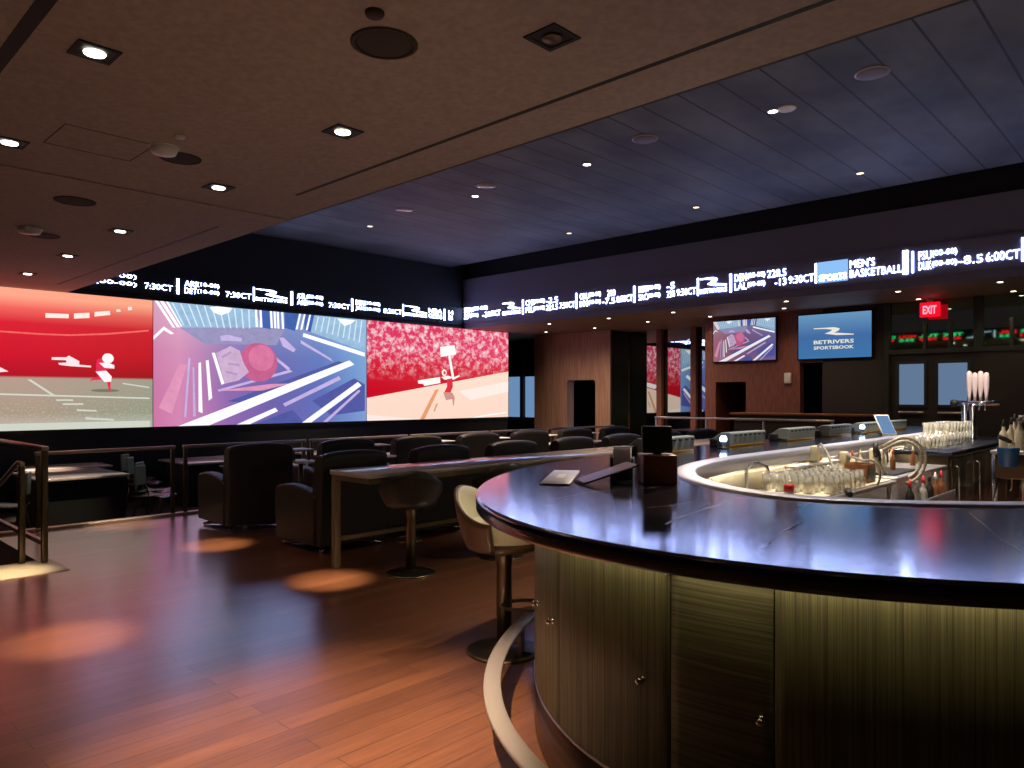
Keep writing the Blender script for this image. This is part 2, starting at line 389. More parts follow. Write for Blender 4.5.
# ------------------------------------------------------------------ video wall
U_, V_ = Vector((0, 1, 0)), Vector((0, 0, 1))
PIC = {
 'football': (uvramp('stadium_red', [(0, (166, 176, 168)), (.06, (156, 170, 154)), (.12, (136, 150, 128)), (.37, (152, 156, 138)), (.385, (150, 8, 18)), (.55, (186, 14, 30)), (.76, (196, 30, 42)), (.86, (224, 100, 88)), (.95, (244, 168, 136))],
                     ([(0, (240, 40, 70)), (.6, (236, 50, 80)), (.8, (190, 60, 66)), (1, (150, 60, 60))], .16), (60, (186, 188, 172), .5, .85, .36, .1)), [
   ('white', [[(.636, .839), (.709, .844), (.709, .813), (.636, .805)], [(.726, .852), (.777, .865), (.777, .826), (.726, .813)], [(.794, .874), (.846, .891), (.848, .861), (.794, .839)], [(.869, .905), (.882, .909), (.884, .891), (.869, .887)], [(.91, .931), (.923, .935), (.925, .913), (.91, .905)]], (255, 226, 216)),
   ('band', [[(.0, .70), (.5, .696), (.623, .692), (.715, .696), (.839, .722), (.985, .766), (.985, .752), (.839, .708), (.715, .684), (.623, .68), (.5, .684), (0, .69)]], (240, 100, 96)),
   ('lines', [[(0, .29), (.501, .262), (.989, .232), (.989, .220), (.501, .250), (0, .278)], [(.668, .219), (.722, .219), (.724, .208), (.67, .208)], [(.69, .19), (.756, .19), (.758, .178), (.69, .178)], [(.734, .146), (.801, .138), (.801, .126), (.737, .132)], [(.762, .086), (.861, .069), (.861, .055), (.764, .069)], [(.891, .345), (.987, .316), (.987, .306), (.891, .336)], [(.58, .36), (.66, .24), (.672, .24), (.592, .36)], [(.0, .05), (.99, .05), (.99, .0), (0, 0)]], (206, 210, 196)),
   ('splash', [[(.655, .523), (.702, .527), (.709, .54), (.743, .501), (.743, .475), (.782, .47), (.782, .457), (.715, .462), (.679, .47), (.675, .484), (.702, .488), (.7, .505), (.655, .505)], [(.49, .455), (.525, .414), (.49, .405)]], (246, 224, 226)),
   ('shadow', [ell(.83, .285, .05, .012, 12)], (120, 120, 106)),
   ('player', [[(.801, .518), (.827, .536), (.839, .492), (.861, .479), (.859, .449), (.833, .444), (.797, .418)], [(.835, .358), (.848, .358), (.848, .301), (.852, .28), (.842, .288)], [(.812, .397), (.816, .366), (.786, .362), (.777, .349), (.782, .371)]], (232, 44, 84)),
   ('kit', [ell(.839, .529, .02, .038, 14), [(.809, .492), (.839, .497), (.861, .479), (.861, .453), (.827, .457)], [(.797, .427), (.833, .436), (.852, .392), (.85, .353), (.827, .349), (.812, .388)]], (250, 240, 242)),
 ]),
 'studio': (uvramp('studio_blue', [(0, (130, 84, 160)), (.3, (116, 92, 160)), (.6, (130, 126, 176)), (.8, (160, 170, 204)), (1, (176, 200, 222))],
                   ([(0, (214, 120, 150)), (.1, (224, 140, 168)), (.3, (140, 104, 164)), (.5, (92, 92, 160)), (.75, (66, 112, 178)), (1, (110, 168, 212))], .66), None), [
   ('pane', [[(.054, 1), (.42, 1), (.454, .848), (.111, .805)], [(.713, 1), (.989, 1), (.989, .688), (.694, .839)]], (150, 184, 214)),
   ('panelines', [[(.07+.032*q, .995), (.076+.032*q, .995), (.12+.028*q, .82), (.114+.028*q, .82)] for q in range(11)] + [[(.73+.03*q, .99), (.736+.03*q, .99), (.72+.03*q, .86-.011*q), (.714+.03*q, .86-.011*q)] for q in range(9)], (206, 224, 236)),
   ('backwall', [[(.1, .8), (.46, .84), (.56, .84), (.52, .7), (.2, .68)]], (150, 146, 186)),
   ('lane', [[(.3, .2), (.84, .58), (.9, .56), (.4, .18)], [(.42, .0), (.6, .12), (.66, .0)], [(.7, .2), (.93, .42), (.99, .36), (.99, .1), (.8, .06)]], (84, 90, 164)),
   ('dark', [[(.452, 1), (.488, 1), (.494, .84), (.456, .85)], [(.56, 1), (.63, 1), (.612, .84), (.562, .86)], [(.66, 1), (.71, 1), (.69, .84), (.66, .86)]], (64, 96, 168)),
   ('floorglow', [[(.255, .288), (.497, .353), (.587, .358), (.454, .293)], [(.02, .15), (.1, .5), (.13, .5), (.07, .1)]], (226, 150, 186)),
   ('beams', [[(.094, .0), (.901, .592), (.929, .553), (.221, 0)], [(.338, 0), (.516, .141), (.529, .11), (.398, 0)], [(.647, 0), (.949, .384), (.97, .349), (.696, 0)],
              [(.655, .826), (.989, .674), (.989, .635), (.651, .792)], [(.004, 1), (.017, 1), (.084, .796), (.073, .796)], [(.024, 1), (.039, 1), (.103, .8), (.09, .8)], [(.047, 1), (.056, 1), (.111, .809), (.105, .809)],
              [(0, .718), (.039, .8), (.079, .748), (.066, .74), (.039, .77), (0, .688)], [(.176, .518), (.186, .523), (.193, .102), (.176, .115)], [(.206, .54), (.218, .544), (.233, .227), (.218, .206)], [(.231, .605), (.244, .609), (.285, .349), (.272, .34)]]
     + [[(a, 1), (a+.01, 1), (a+.014, .85), (a+.004, .85)] for a in (.42, .441, .49, .507, .522, .544)] + [[(a, 1), (a+.008, 1), (a-.009, .855), (a-.019, .855)] for a in (.634, .657, .685)], (250, 250, 255)),
   ('faint', [[(.552, .175), (.842, .436), (.854, .405), (.563, .149)], [(.152, .479), (.158, .479), (.165, .076), (.154, .076)], [(.135, .557), (.143, .553), (.126, .067), (.118, .076)], [(.255, .297), (.587, .484), (.6, .466), (.261, .28)], [(.518, .596), (.587, .497), (.578, .475), (.518, .566)], [(.756, 0), (.955, .31), (.964, .293), (.779, 0)], [(.535, .766), (.555, .774), (.617, .67), (.604, .644), (.552, .692)], [(.266, .753), (.296, .766), (.362, .744), (.358, .714), (.27, .714)], [(.64, .76), (.8, .6), (.81, .57), (.64, .73)]], (196, 178, 226)),
   ('badge', [[(.221, .985), (.255, 1), (.319, .996), (.306, .957), (.27, .926), (.236, .948)], [(.831, .987), (.936, .987), (.91, .948), (.872, .922)]], (242, 246, 250)),
   ('ball', [ell(.437, .54, .088, .172, 30)], (196, 96, 140)),
   ('ballshade', [ell(.45, .58, .06, .115, 24)], (214, 118, 158)),
   ('glove', [[(.248, .605), (.31, .67), (.351, .635), (.368, .531), (.392, .453), (.347, .379), (.285, .349)]], (204, 172, 206)),
   ('glovelines', [[(.27, .58), (.31, .63), (.314, .61), (.274, .56)], [(.29, .46), (.34, .44), (.34, .42), (.29, .44)], [(.3, .53), (.35, .52), (.35, .5), (.3, .51)]], (180, 150, 190)),
 ]),
 'court': (uvramp('crowd_red', [(0, (190, 8, 26)), (.3, (184, 8, 26)), (.55, (196, 26, 52)), (.75, (212, 60, 102)), (1, (206, 50, 96))], ([(0, (190, 20, 46)), (1, (216, 80, 84))], .2), (13, (240, 206, 212), .46, .66, .4, .72)), [
   ('court', [[(0, .227), (.987, .536), (1, .54), (1, 0), (0, 0)]], (250, 216, 198)),
   ('courtlight', [[(.0, .06), (.35, 0), (0, 0)], [(.6, .3), (1, .42), (1, .3), (.7, .2)]], (255, 232, 222)),
   ('mark', [[(.437, .314), (.463, .32), (.364, .0), (.334, .0)], [(.443, .162), (.458, .167), (.435, .08), (.424, .08)]], (232, 160, 110)),
   ('white', [[(.471, .779), (.576, .809), (.587, .709), (.475, .67)], [(.529, .683), (.546, .692), (.572, .457), (.557, .44)], [(.319, .41), (.437, .444), (.471, .453), (.473, .388), (.362, .353), (.355, .375), (.321, .379)], ell(.501, .501, .017, .037, 14), [(.704, .0), (.782, .028), (.983, .063), (.983, .045), (.794, .01), (.75, 0)], [(.48, .453), (.525, .47), (.57, .453), (.612, .484), (.615, .466), (.567, .427), (.501, .427)]], (255, 244, 240)),
   ('player', [[(.52, .431), (.559, .444), (.563, .353), (.546, .284), (.501, .288), (.52, .349)], ell(.503, .5, .009, .02, 10)], (222, 50, 66)),
   ('legs', [[(.493, .288), (.559, .284), (.576, .232), (.57, .141), (.563, .145), (.559, .214), (.512, .201)]], (206, 150, 140)),
 ]),
}
def picture(kind, parent, o, u, v, w, h, s=1.0, label=None):
    base, layers = PIC[kind]; m = MB(); mats = [base if s == 1 else PIC[kind+'_dim']]
    m.flat([(0, 0), (1, 0), (1, 1), (0, 1)], o, u, v, w, h, 0)
    for k, (nm, polys, col) in enumerate(layers):
        m.mi = k+1; mats.append(uvramp('%s_%s' % (kind, nm), [(0, tuple(c*.93 for c in col)), (1, col)], None, (26 if kind != 'studio' else 11, tuple(c*(.95 if min(col) > 180 else .86) for c in col), .4, .8, -.01, 0), SCR*s))
        for p in polys: m.flat(p, o, u, v, w, h, .0015*(k+1))
    ob = m.build('screen_picture', mats, parent, recalc=False)
    if label: ob['label'] = label
    return ob
vw = thing('video_wall', 'giant three picture video wall on the charcoal side wall', 'video wall', (-13.97, 7.48, .956))
def atw(x, y, z): return (x+13.97, y-7.48, z-.956)
m = MB(); m.box(-.03, .02, .4-7.48, 14.5-7.48, -.06, 2.36); m.build('screen_frame', 'black', vw)
for k, (kd, lab) in enumerate((('football', 'red football stadium picture'), ('studio', 'blue and pink studio picture'), ('court', 'red basketball court picture'))):
    picture(kd, vw, atw(-13.945, .47+4.67*k+.006, .956), U_, V_, 4.658, 2.304, 1, lab)

# ------------------------------------------------------------------ tickers
def swoosh(m, o, u, v, x0, x1, y0, y1, lift=.004):
    pts = [(0, 1), (.52, 1), (.66, .82), (.63, .58), (.52, .36), (1, .1), (1, 0), (.58, .05), (.28, .3), (.42, .52), (.47, .72), (.3, .86), (0, .9)]
    m.flat([(x0+a*(x1-x0), y0+b*(y1-y0)) for a, b in pts], o, u, v, 1, 1, lift)
def ticker(items, o, u, v, za, zb, par):
    h = zb-za; r1 = (za+h*.55, zb); r0 = (za, za+h*.43)
    for it in items:
        k, x0, x1 = it[:3]; m = MB()
        if k == 'two':
            for s_, (a, b), e in ((it[3], r1, it[5] if len(it) > 5 else x1), (it[4], r0, it[6] if len(it) > 6 else x1)):
                if '(' not in s_: bits = [(s_, x0, e, a, b)]
                else:
                    nm, rest = s_.split('('); rec, tail = rest.split(')'); tail = tail.strip(); w = e-x0
                    e1 = .34 if tail == '' else .24; e2 = 1 if tail == '' else .6
                    bits = [(nm, x0, x0+w*e1, a, b), ('('+rec+')', x0+w*(e1+.02), x0+w*e2, a+h*.05, b-h*.02)]
                    if tail: bits.append((tail, x0+w*(e2+.05+(.14 if len(tail) < 4 else 0)), e, a, b))
                for q in bits:
                    m = MB(); m.text(q[0], o, u, v, *q[1:], bold=-.008); m.build('team_lettering', 'led', par, recalc=False)
            continue
        elif k == 'one': m.text(it[3], o, u, v, x0, x1, *(it[4] if len(it) > 4 else (za+.01, za+h*.48)), bold=-.008)
        elif k in ('bar', 'blk'):
            a, b = (za-.03, zb+.02) if k == 'bar' else it[3:5]
            m.flat([(x0, a), (x1, a), (x1, b), (x0, b)], o, u, v, 1, 1, .004)
        else:
            swoosh(m, o, u, v, x0, x1, za+h*.4, zb); m.text('BETRIVERS', o, u, v, x0, x1, za, za+h*.28, bold=-.008)
        m.build({'two': 'team_lettering', 'one': 'time_lettering', 'bar': 'divider', 'blk': 'divider', 'logo': 'logo_lettering'}[k], 'led', par, recalc=False)
t = thing('score_ticker', 'white score ticker above the giant video wall', 'led ticker', (-13.99, 7, 3.3))
o = Vector((.045, -7, -3.3))
MB().box(-.005, .04, -3.22, 5.8, .05, .5).build('display_panel', 'black', t)
L = [('two', 3.8, 4.86, 'ARI(00-00)', 'DAL(00-00)'), ('one', 5.0, 5.49, '7:30CT'), ('bar', 5.56, 5.61), ('two', 5.71, 6.37, 'ARI(10-00)', 'DET(10-00)'), ('one', 6.51, 7.03, '7:30CT'), ('bar', 7.07, 7.1), ('logo', 7.13, 7.82), ('bar', 7.9, 7.95),
     ('two', 8.05, 8.67, 'ATL(00-00)', 'ARI(00-00)'), ('one', 8.82, 9.36, '7:30CT'), ('bar', 9.4, 9.44), ('two', 9.52, 10.18, 'DEN(10-00)', 'JAX(10-00)'), ('one', 10.29, 10.82, '8:30CT'), ('bar', 10.84, 10.87), ('logo', 10.91, 11.59), ('two', 11.65, 12.08, 'NBA', 'ODDS'), ('bar', 12.14, 12.18), ('two', 12.3, 12.44, 'H', 'B')]
ticker(L, o, U_, V_, 3.455, 3.69, t)
t = thing('score_ticker', 'long white score ticker on the rear bulkhead', 'led ticker', (-4, 12.84, 3.3))
o = Vector((4, -.045, -3.3)); X_ = Vector((1, 0, 0))
MB().box(-9.95, 8.9, -.04, .005, .1, .6).build('display_panel', 'bulk', t)
R = [('two', -13.9, -13.05, 'SEA(00-00)', 'SF(00-00) -3'), ('one', -13.0, -12.6, '1:00CT'), ('logo', -12.52, -11.93), ('bar', -11.86, -11.82), ('two', -11.75, -10.76, 'CHI(00-00)-2.5', 'MIL(00-00)221.5'), ('one', -10.7, -10.26, '7:30CT'), ('bar', -10.24, -10.2),
     ('two', -10.12, -9.17, 'ORL(00-00)  218', 'BOS(00-00) -7.5'), ('one', -9.12, -8.72, '8:00CT'), ('bar', -8.7, -8.66), ('two', -8.57, -7.72, 'HOU(00-00)  -5', 'SAC(00-00) 230'), ('one', -7.67, -7.25, '9:30CT'), ('bar', -7.22, -7.19), ('logo', -7.16, -6.6), ('bar', -6.54, -6.5),
     ('two', -6.44, -5.46, 'DEN(00-00) 228.5', 'LAL(00-00)   -13'), ('one', -5.41, -4.97, '9:30CT'), ('bar', -4.95, -4.92), ('two', -4.37, -3.57, "MEN'S", 'BASKETBALL', -3.98), ('blk', -3.56, -3.48, 3.46, 3.84), ('bar', -3.43, -3.4),
     ('two', -3.33, -2.8, 'FSU(00-00)', 'DUK(00-00)'), ('one', -2.78, -2.46, '-8.5', (3.52, 3.64)), ('one', -2.42, -2.0, '6:00CT', (3.52, 3.65)), ('bar', -1.98, -1.93),
     ('two', -1.85, -1.3, 'UNC(00-00)', 'UK(00-00)'), ('one', -1.25, -.9, '7:00CT')]
ticker(R, o, X_, V_, 3.5, 3.79, t)
m = MB(); m.flat([(-4.9, 3.46), (-4.4, 3.46), (-4.4, 3.82), (-4.9, 3.82)], o, X_, V_, 1, 1, .003); b_ = m.build('banner', 'ledblue', t, recalc=False); b_['label'] = 'pale blue banner block'
m = MB(); m.text('SPORTS', o, X_, V_, -4.88, -4.42, 3.49, 3.6, bold=.035); m.build('banner_lettering', 'led', t, recalc=False)
# stock style ticker on the soffit's far face, seen only mirrored in the transom glass
t = thing('stock_ticker', 'red and green ticker mirrored in the transom glass', 'led ticker', (-5, 3.751, 3.4))
o = Vector((5, .05, -3.4)); NX = Vector((-1, 0, 0))
MB().box(-4.5, 9.8, 0, .045, -.12, .2).build('display_panel', 'black', t)
rr = random.Random(3); x = -4.4; k = 0
words = ['TUL', 'HOU', 'OVER', 'TCU', 'UNDER', 'DAL', 'ORL', 'TEX']
while x < 9.0:     # u runs along -x
    if k % 5 == 4:
        m = MB(); m.flat([(x, 3.3), (x+.04, 3.3), (x+.04, 3.52), (x, 3.52)], o, NX, V_, 1, 1, .004); swoosh(m, o, NX, V_, x+.1, x+.75, 3.32, 3.5); m.build('logo_lettering', 'ledwhite', t, recalc=False); x += .85
    else:
        w = rr.uniform(.42, .6); a, b = ('ledred', 'ledgreen') if rr.random() < .5 else ('ledgreen', 'ledred')
        for body, mt, xa, za, zb in ((words[k % 8], a, x, 3.415, 3.51), ('%d.%d' % (rr.randint(10, 99), rr.randint(0, 9)), b, x+.05, 3.3, 3.39)):
            m = MB(); m.text(body, o, NX, V_, xa, x+w, za, zb, bold=.04); m.build('lettering', mt, t, recalc=False)
        x += w+.1
    k += 1

# ------------------------------------------------------------------ televisions, exit sign, wall bits
def tv(name, label, x0, x1, z0, z1):
    t = thing(name, label, 'television', ((x0+x1)/2, 14.9, z0)); w, h = x1-x0, z1-z0
    MB().rbox(-w/2-.025, w/2+.025, -.07, -.01, -.025, h+.025, .008).build('screen_bezel', 'blackgloss', t)
    MB().box(-.2, .2, -.012, .0, h*.3, h*.7).build('wall_bracket', 'black', t)
    return t, Vector((-w/2, -.0715, 0)), w, h
PIC['studio_dim'] = uvramp('studio_dim', [(0, (150, 100, 140)), (.3, (120, 84, 120)), (.6, (130, 100, 140)), (1, (150, 160, 200))], ([(0, (200, 130, 120)), (.4, (130, 80, 120)), (1, (90, 110, 180))], .5), None, .8)
t, o, w, h = tv('television', 'wall television showing the pink studio picture', -7.97, -6.55, 2.28, 3.16)
picture('studio', t, o, X_, V_, w, h, .8)
t, o, w, h = tv('television', 'wall television showing a white logo on blue', -6.07, -4.67, 2.27, 3.15)
m = MB(); m.flat([(0, 0), (1, 0), (1, 1), (0, 1)], o, X_, V_, w, h, 0); m.build('screen_picture', uvramp('logo_blue', [(0, (62, 116, 168)), (.5, (66, 108, 162)), (1, (104, 150, 190))], None, None, 1), t, recalc=False)
m = MB(); swoosh(m, o, X_, V_, w*.22, w*.77, h*.5, h*.69, .002); m.text('BETRIVERS', o, X_, V_, w*.22, w*.77, h*.325, h*.41, .003); m.text('SPORTSBOOK', o, X_, V_, w*.22, w*.77, h*.2, h*.275, .003)
m.build('logo_lettering', emat('logo_cream', (238, 232, 216), 1), t, recalc=False)
t = thing('exit_sign', 'red lit EXIT sign hanging above the double door', 'exit sign', (-3.64, 14.7, 3.27))
MB().rbox(-.16, .16, -.03, .03, -.33, -.07, .008).build('sign_case', 'exitred', t)
MB().box(-.05, .05, -.015, .015, -.06, 0).build('ceiling_mount', 'steel', t)
m = MB(); m.text('EXIT', Vector((0, -.031, 0)), X_, V_, -.11, .11, -.28, -.13, .004, .03); m.build('lettering', 'exitpink', t, recalc=False)
t = thing('wall_speaker', 'small white wall speaker between the televisions', 'speaker', (-6.3, 14.9, 1.78))
MB().rbox(-.07, .07, -.09, -.005, 0, .22, .02, 3).build('speaker_case', 'ivory', t); MB().rbox(-.055, .055, -.096, -.085, .02, .2, .012).build('grille', 'paper', t)
t = thing('host_counter', 'low dark wooden counter below the televisions', 'counter', (-5.75, 14.3, 0))
MB().box(-1.35, 1.4, -.22, .22, .08, 1.14).build('counter_body', 'darkwall', t); MB().rbox(-1.42, 1.47, -.28, .28, 1.14, 1.18, .008).build('countertop', 'wood', t); MB().box(-1.3, 1.35, -.18, .18, 0, .08).build('plinth', 'black', t)

# ------------------------------------------------------------------ ceiling fittings
def spot(name, loc, tgt, watts, size, blend=.6, col=(255, 226, 190), r=.05):
    ld = bpy.data.lights.new(name, 'SPOT'); ld.energy = watts; ld.spot_size = math.radians(size); ld.spot_blend = blend; ld.shadow_soft_size = r
    c = lin(col); ld.color = c[:3]
    o = bpy.data.objects.new(name, ld); C.objects.link(o); o.location = loc
    o.rotation_euler = (Vector(tgt)-Vector(loc)).to_track_quat('-Z', 'Y').to_euler(); return o
def square_light(x, y, z, label, lit=True, rz=0):
    t = thing('downlight', label, 'ceiling light', (x, y, z), rz, 'square downlights in the brown soffit')
    m = MB(); a, b = .1, .075
    for q in ((-a, a, -a, -b), (-a, a, b, a), (-a, -b, -b, b), (b, a, -b, b)): m.box(q[0], q[1], q[2], q[3], -.008, 0)
    m.build('trim_frame', 'black', t)
    MB().box(-b, b, -b, b, -.003, 0).build('baffle', 'black', t)
    MB().lathe([(.052, -.006), (.05, -.012), (.0001, -.014)], seg=18).build('lamp', 'lamp' if lit else 'bronze', t)
    return t
LT = [(-4.14, 1.24, 1, 'brightest square downlight nearest the viewer in the brown soffit'), (-4.18, 2.75, 1, 'square downlight midway along the soffit, beside the long slot'), (-6.05, 2.76, 1, 'square downlight left of the gap between the soffit slots'),
      (-8.36, 2.75, 1, 'fourth downlight of the soffit row running to the video wall'), (-10.3, 2.78, 1, 'fifth downlight of the soffit row running to the video wall'), (-12.21, 2.79, 1, 'last soffit downlight, just above the football picture'),
      (-6.03, 1.27, 1, 'square downlight cut by the left edge of the photo'), (-2.34, 2.74, 0, 'unlit square downlight near the soffit slot')]
for x, y, l, lab in LT: square_light(x, y, 3.262 if x < -6.65 else 3.27, lab, bool(l))
def disc(x, y, z, r, name, label, cat, mtl, drop=.03, ring=None, group=None):
    t = thing(name, label, cat, (x, y, z), 0, group)
    MB().lathe([(r, .004), (r, -drop*.5), (r*.86, -drop), (.0001, -drop*1.1)], seg=24).build('cover', mtl, t)
    if ring: MB().lathe([(r*1.12, 0), (r*1.12, -.006), (r*.98, -.01), (r*.98, 0)], seg=24).build('rim', ring, t)
    return t
dk = mat('brown_grille', (60, 50, 42), .8)
disc(-2.99, 2.21, 3.27, .15, 'ceiling_speaker', 'large round brown speaker grille in the near soffit', 'ceiling speaker', dk, .006, dk)
disc(-5.52, 2.23, 3.27, .13, 'ceiling_speaker', 'round brown speaker grille behind the white smoke detector', 'ceiling speaker', dk, .006, dk)
disc(-7.38, 2.05, 3.262, .15, 'ceiling_speaker', 'round brown speaker grille in the reddish end of the soffit', 'ceiling speaker', dk, .006, dk)
disc(-9.2, 2.25, 3.262, .14, 'ceiling_speaker', 'small dark speaker grille beside the far white detector', 'ceiling speaker', dk, .006, dk)
disc(-5.36, 2.05, 3.27, .09, 'smoke_detector', 'white domed detector beside the soffit access panel', 'smoke detector', 'white', .05, 'white')
disc(-8.94, 2.06, 3.262, .11, 'smoke_detector', 'white domed detector near the video wall end of the soffit', 'smoke detector', 'white', .05, 'white')
disc(-5.06, 2.04, 3.27, .035, 'sprinkler', 'small white sprinkler cap beside the domed detector', 'sprinkler', 'white', .015)
disc(-2.78, 2.0, 3.27, .045, 'sprinkler', 'small brown sprinkler cap beside the large speaker grille', 'sprinkler', dk, .02)
for k, (x, y) in enumerate(((-3.65, 8.19), (-6.39, 8.24), (-8.73, 8.28), (-11.73, 8.33), (-6.46, 11.41), (-9.33, 11.45), (-3.73, 11.34))):
    t = disc(x, y, 4.8, .055, 'pinhole_light', ['first', 'second', 'third', 'fourth'][k if k < 4 else k-4]+(' small bright light from the right in the near row of the plank ceiling' if k < 4 else ' small light of the far row by the ceiling recess'), 'ceiling light', 'lamp' if k in (1, 2, 0) else 'dimlamp', .01, 'black', 'pinhole lights in the plank ceiling')
    if k > 3: t['label'] = ['middle small light of the far row by the ceiling recess', 'leftmost small light of the far row by the ceiling recess', 'rightmost small light of the far row by the ceiling recess'][k-4]
for x, y, r, lab, cat, mt in ((-3.5, 8.22, .1, 'white round detector on the plank ceiling beside a bright light', 'smoke detector', 'white'), (-2.49, 7.93, .15, 'ringed round speaker at the right of the plank ceiling', 'ceiling speaker', 'bulk'), (-5.23, 7.95, .15, 'faint grey round speaker in the middle of the plank ceiling', 'ceiling speaker', 'bulk'), (-8.19, 8.0, .14, 'pinkish round speaker on the plank ceiling beside a bright light', 'ceiling speaker', 'tabletop'), (-10.29, 8.03, .14, 'round speaker at the video wall end of the plank ceiling', 'ceiling speaker', 'tabletop')):
    disc(x, y, 4.8, r, 'smoke_detector' if cat[0] == 's' else 'ceiling_speaker', lab, cat, mt, .02, 'tabletop')
RS = [(-11.53, 13.4), (-13.03, 15.0), (-11.38, 15.0), (-9.75, 13.37), (-9.53, 14.6), (-8.09, 13.35), (-7.93, 14.6), (-5.65, 13.25), (-6.13, 14.27), (-3.77, 13.3), (-3.8, 14.6), (-2.33, 13.3), (-2.37, 14.6)]
for k, (x, y) in enumerate(RS):
    disc(x, y, 3.27, .045, 'pinhole_light', '%s small light from the left under the rear bulkhead, %s row' % (ORD[k//2] if k < 24 else 'last', 'front' if y < 14 else 'back'), 'ceiling light', 'lamp', .01, 'black', 'pinhole lights under the rear bulkhead')
# ------------------------------------------------------------------ railings
def rail_section(y0, y1, label):
    t = thing('guard_rail', label, 'railing', (-9.5, y0, 0), 0, 'bronze guard rails along the sunken floor'); w = y1-y0
    MB().rbox(-.03, .03, 0, w, .845, .885, .008).build('top_rail', 'rail', t)
    for y in (.03, w-.03): MB().rbox(-.022, .022, y-.022, y+.022, .03, .85, .005).build('post', 'bronze', t)
for (a, b), l in zip(((2.24, 3.77), (3.87, 5.62), (5.69, 7.48), (7.55, 9.34), (9.41, 10.79), (11.0, 13.2)),
                     ('bronze guard rail section nearest the steps, beside the sunken tables', 'guard rail section behind the first dark armchair of the rear row', 'guard rail section below the studio picture', 'guard rail section under the join of studio and court pictures', 'guard rail section below the basketball court picture', 'guard rail section in front of the walnut wall')): rail_section(a, b, l)
t = thing('stair_guard', 'bronze guard rail with low bottom bar beside the cream landing', 'railing', (-7.62, 1.87, 0))
MB().rbox(-1.85, .03, -.03, .03, 1.015, 1.055, .008).build('top_rail', 'rail', t)
MB().rbox(-1.85, 0, -.022, .022, .16, .2, .006).build('bottom_rail', 'rail', t)
for x in (0, -1.82): MB().rbox(x-.03, x+.03, -.024, .024, 0, 1.02, .005).build('post', 'bronze', t)
t = thing('stair_handrail', 'low bronze handrail sloping down the dark steps', 'railing', (-7.73, 1.72, 0))
MB().rbox(-.03, .03, -.024, .024, 0, .88, .005).build('post', 'bronze', t)
MB().rbox(-1.03, -.97, -.024, .024, -.36, .56, .005).build('post', 'bronze', t)
MB().tube([(.03, 0, .9), (-.12, 0, .9), (-1.05, 0, .57)], .022, 8).build('handrail', 'rail', t)
t = thing('guard_rail', 'pale steel rail in front of the mirror glass and televisions', 'railing', (-8.88, 13.9, 0))
MB().rbox(0, 3.85, -.03, .03, 1.03, 1.075, .008).build('top_rail', 'steel', t)
for x in (.03, 1.25, 2.5, 3.82): MB().rbox(x-.02, x+.02, -.02, .02, 0, 1.03, .005).build('post', 'steel', t)

# ------------------------------------------------------------------ lounge armchairs
def armchair(loc, rz, label, group):
    t = thing('armchair', label, 'armchair', loc, rz, group)
    MB().rbox(-.37, .37, -.36, .4, .08, .3, .03, 3).build('seat_base', 'leather', t)
    MB().rbox(-.25, .25, -.22, .45, .29, .46, .05, 4).build('seat_cushion', 'leather', t)
    m = MB(); prof = [(-.4, .07), (-.43, .9), (-.425, .935), (-.4, .955), (-.33, .955), (-.295, .93), (-.28, .89), (-.2, .3), (-.2, .07)]
    # gently crowned back: taller in the middle
    n = 8; rings = []
    for i in range(n+1):
        x = -.38+.76*i/n; cr = .02*math.cos((x/.38)*PI/2)-.018*(abs(x)/.38)**6
        rings.append([m.v(x, y, z+(cr if z > .5 else 0)) for y, z in prof])
    for a, b in zip(rings, rings[1:]):
        for k in range(len(prof)): m.face([a[k], a[(k+1) % len(prof)], b[(k+1) % len(prof)], b[k]], False)
    m.face(rings[0]); m.face(rings[-1][::-1])
    m.build('backrest', 'leather', t, bevel=.012)
    arc = [(-.31, .07), (-.31, .53), (-.22, .575), (-.05, .61), (.12, .63), (.28, .625), (.4, .6), (.45, .56), (.455, .5), (.43, .07)]
    for sx in (-1, 1):
        m = MB(); m.prism(arc, 'x', sx*.27, sx*.395); m.build('armrest', 'leather', t, bevel=.018)
    m = MB(); m.lathe([(.05, .03), (.045, .09)], seg=12)
    for k in range(4): 
        a = PI/4+k*PI/2; c, s = math.cos(a), math.sin(a)
        m.tube([(.03*c, .03*s, .04), (.4*c, .4*s, .03), (.5*c, .5*s, .018)], [.03, .024, .018], 8)
    m.build('swivel_base', 'chrome', t)
    return t
ys = [4.15+1.15*k for k in range(7)]
a0 = None
for r, (xb, first) in enumerate(((-6.5, 4.15), (-8.2, 4.07))):
    for k in range(7):
        row = 'front row nearest the long tables' if r == 0 else 'rear row beside the guard rails'
        lab = 'dark brown lounge armchair, %s from the left in the %s' % (ORD[k], row)
        y = first+(1.15, 1.145)[r]*k
        grp = 'lounge armchairs of the front row' if r == 0 else 'lounge armchairs of the rear row'
        if a0 is None: a0 = armchair((xb, y, 0), PI/2, lab, grp)
        else: dup(a0, (xb, y, 0), PI/2+random.uniform(-.05, .05), lab, grp)
st = None
for k in range(6):
    y = 4.07+1.145*(k+.5); lab = 'small two tier side table, %s from the left between rear row armchairs' % ORD[k]
    if st is None:
        st = thing('side_table', lab, 'side table', (-7.95, y, 0), 0, 'side tables between the rear row armchairs')
        MB().rbox(-.2, .2, -.14, .14, .71, .735, .006).build('tabletop', 'white', st)
        MB().rbox(-.17, .1, -.12, .12, .86, .875, .005).build('raised_shelf', 'white', st)
        for yy in (-.1, .1): MB().box(-.02, .02, yy-.012, yy+.012, .735, .86).build('shelf_support', 'bronze', st)
        MB().lathe([(.03, .02), (.03, .71)], seg=12).build('pedestal', 'bronze', st)
        MB().lathe([(.17, 0), (.17, .012), (.03, .022)], seg=24).build('base', 'bronze', st)
    else: dup(st, (-7.95, y, 0), 0, lab)

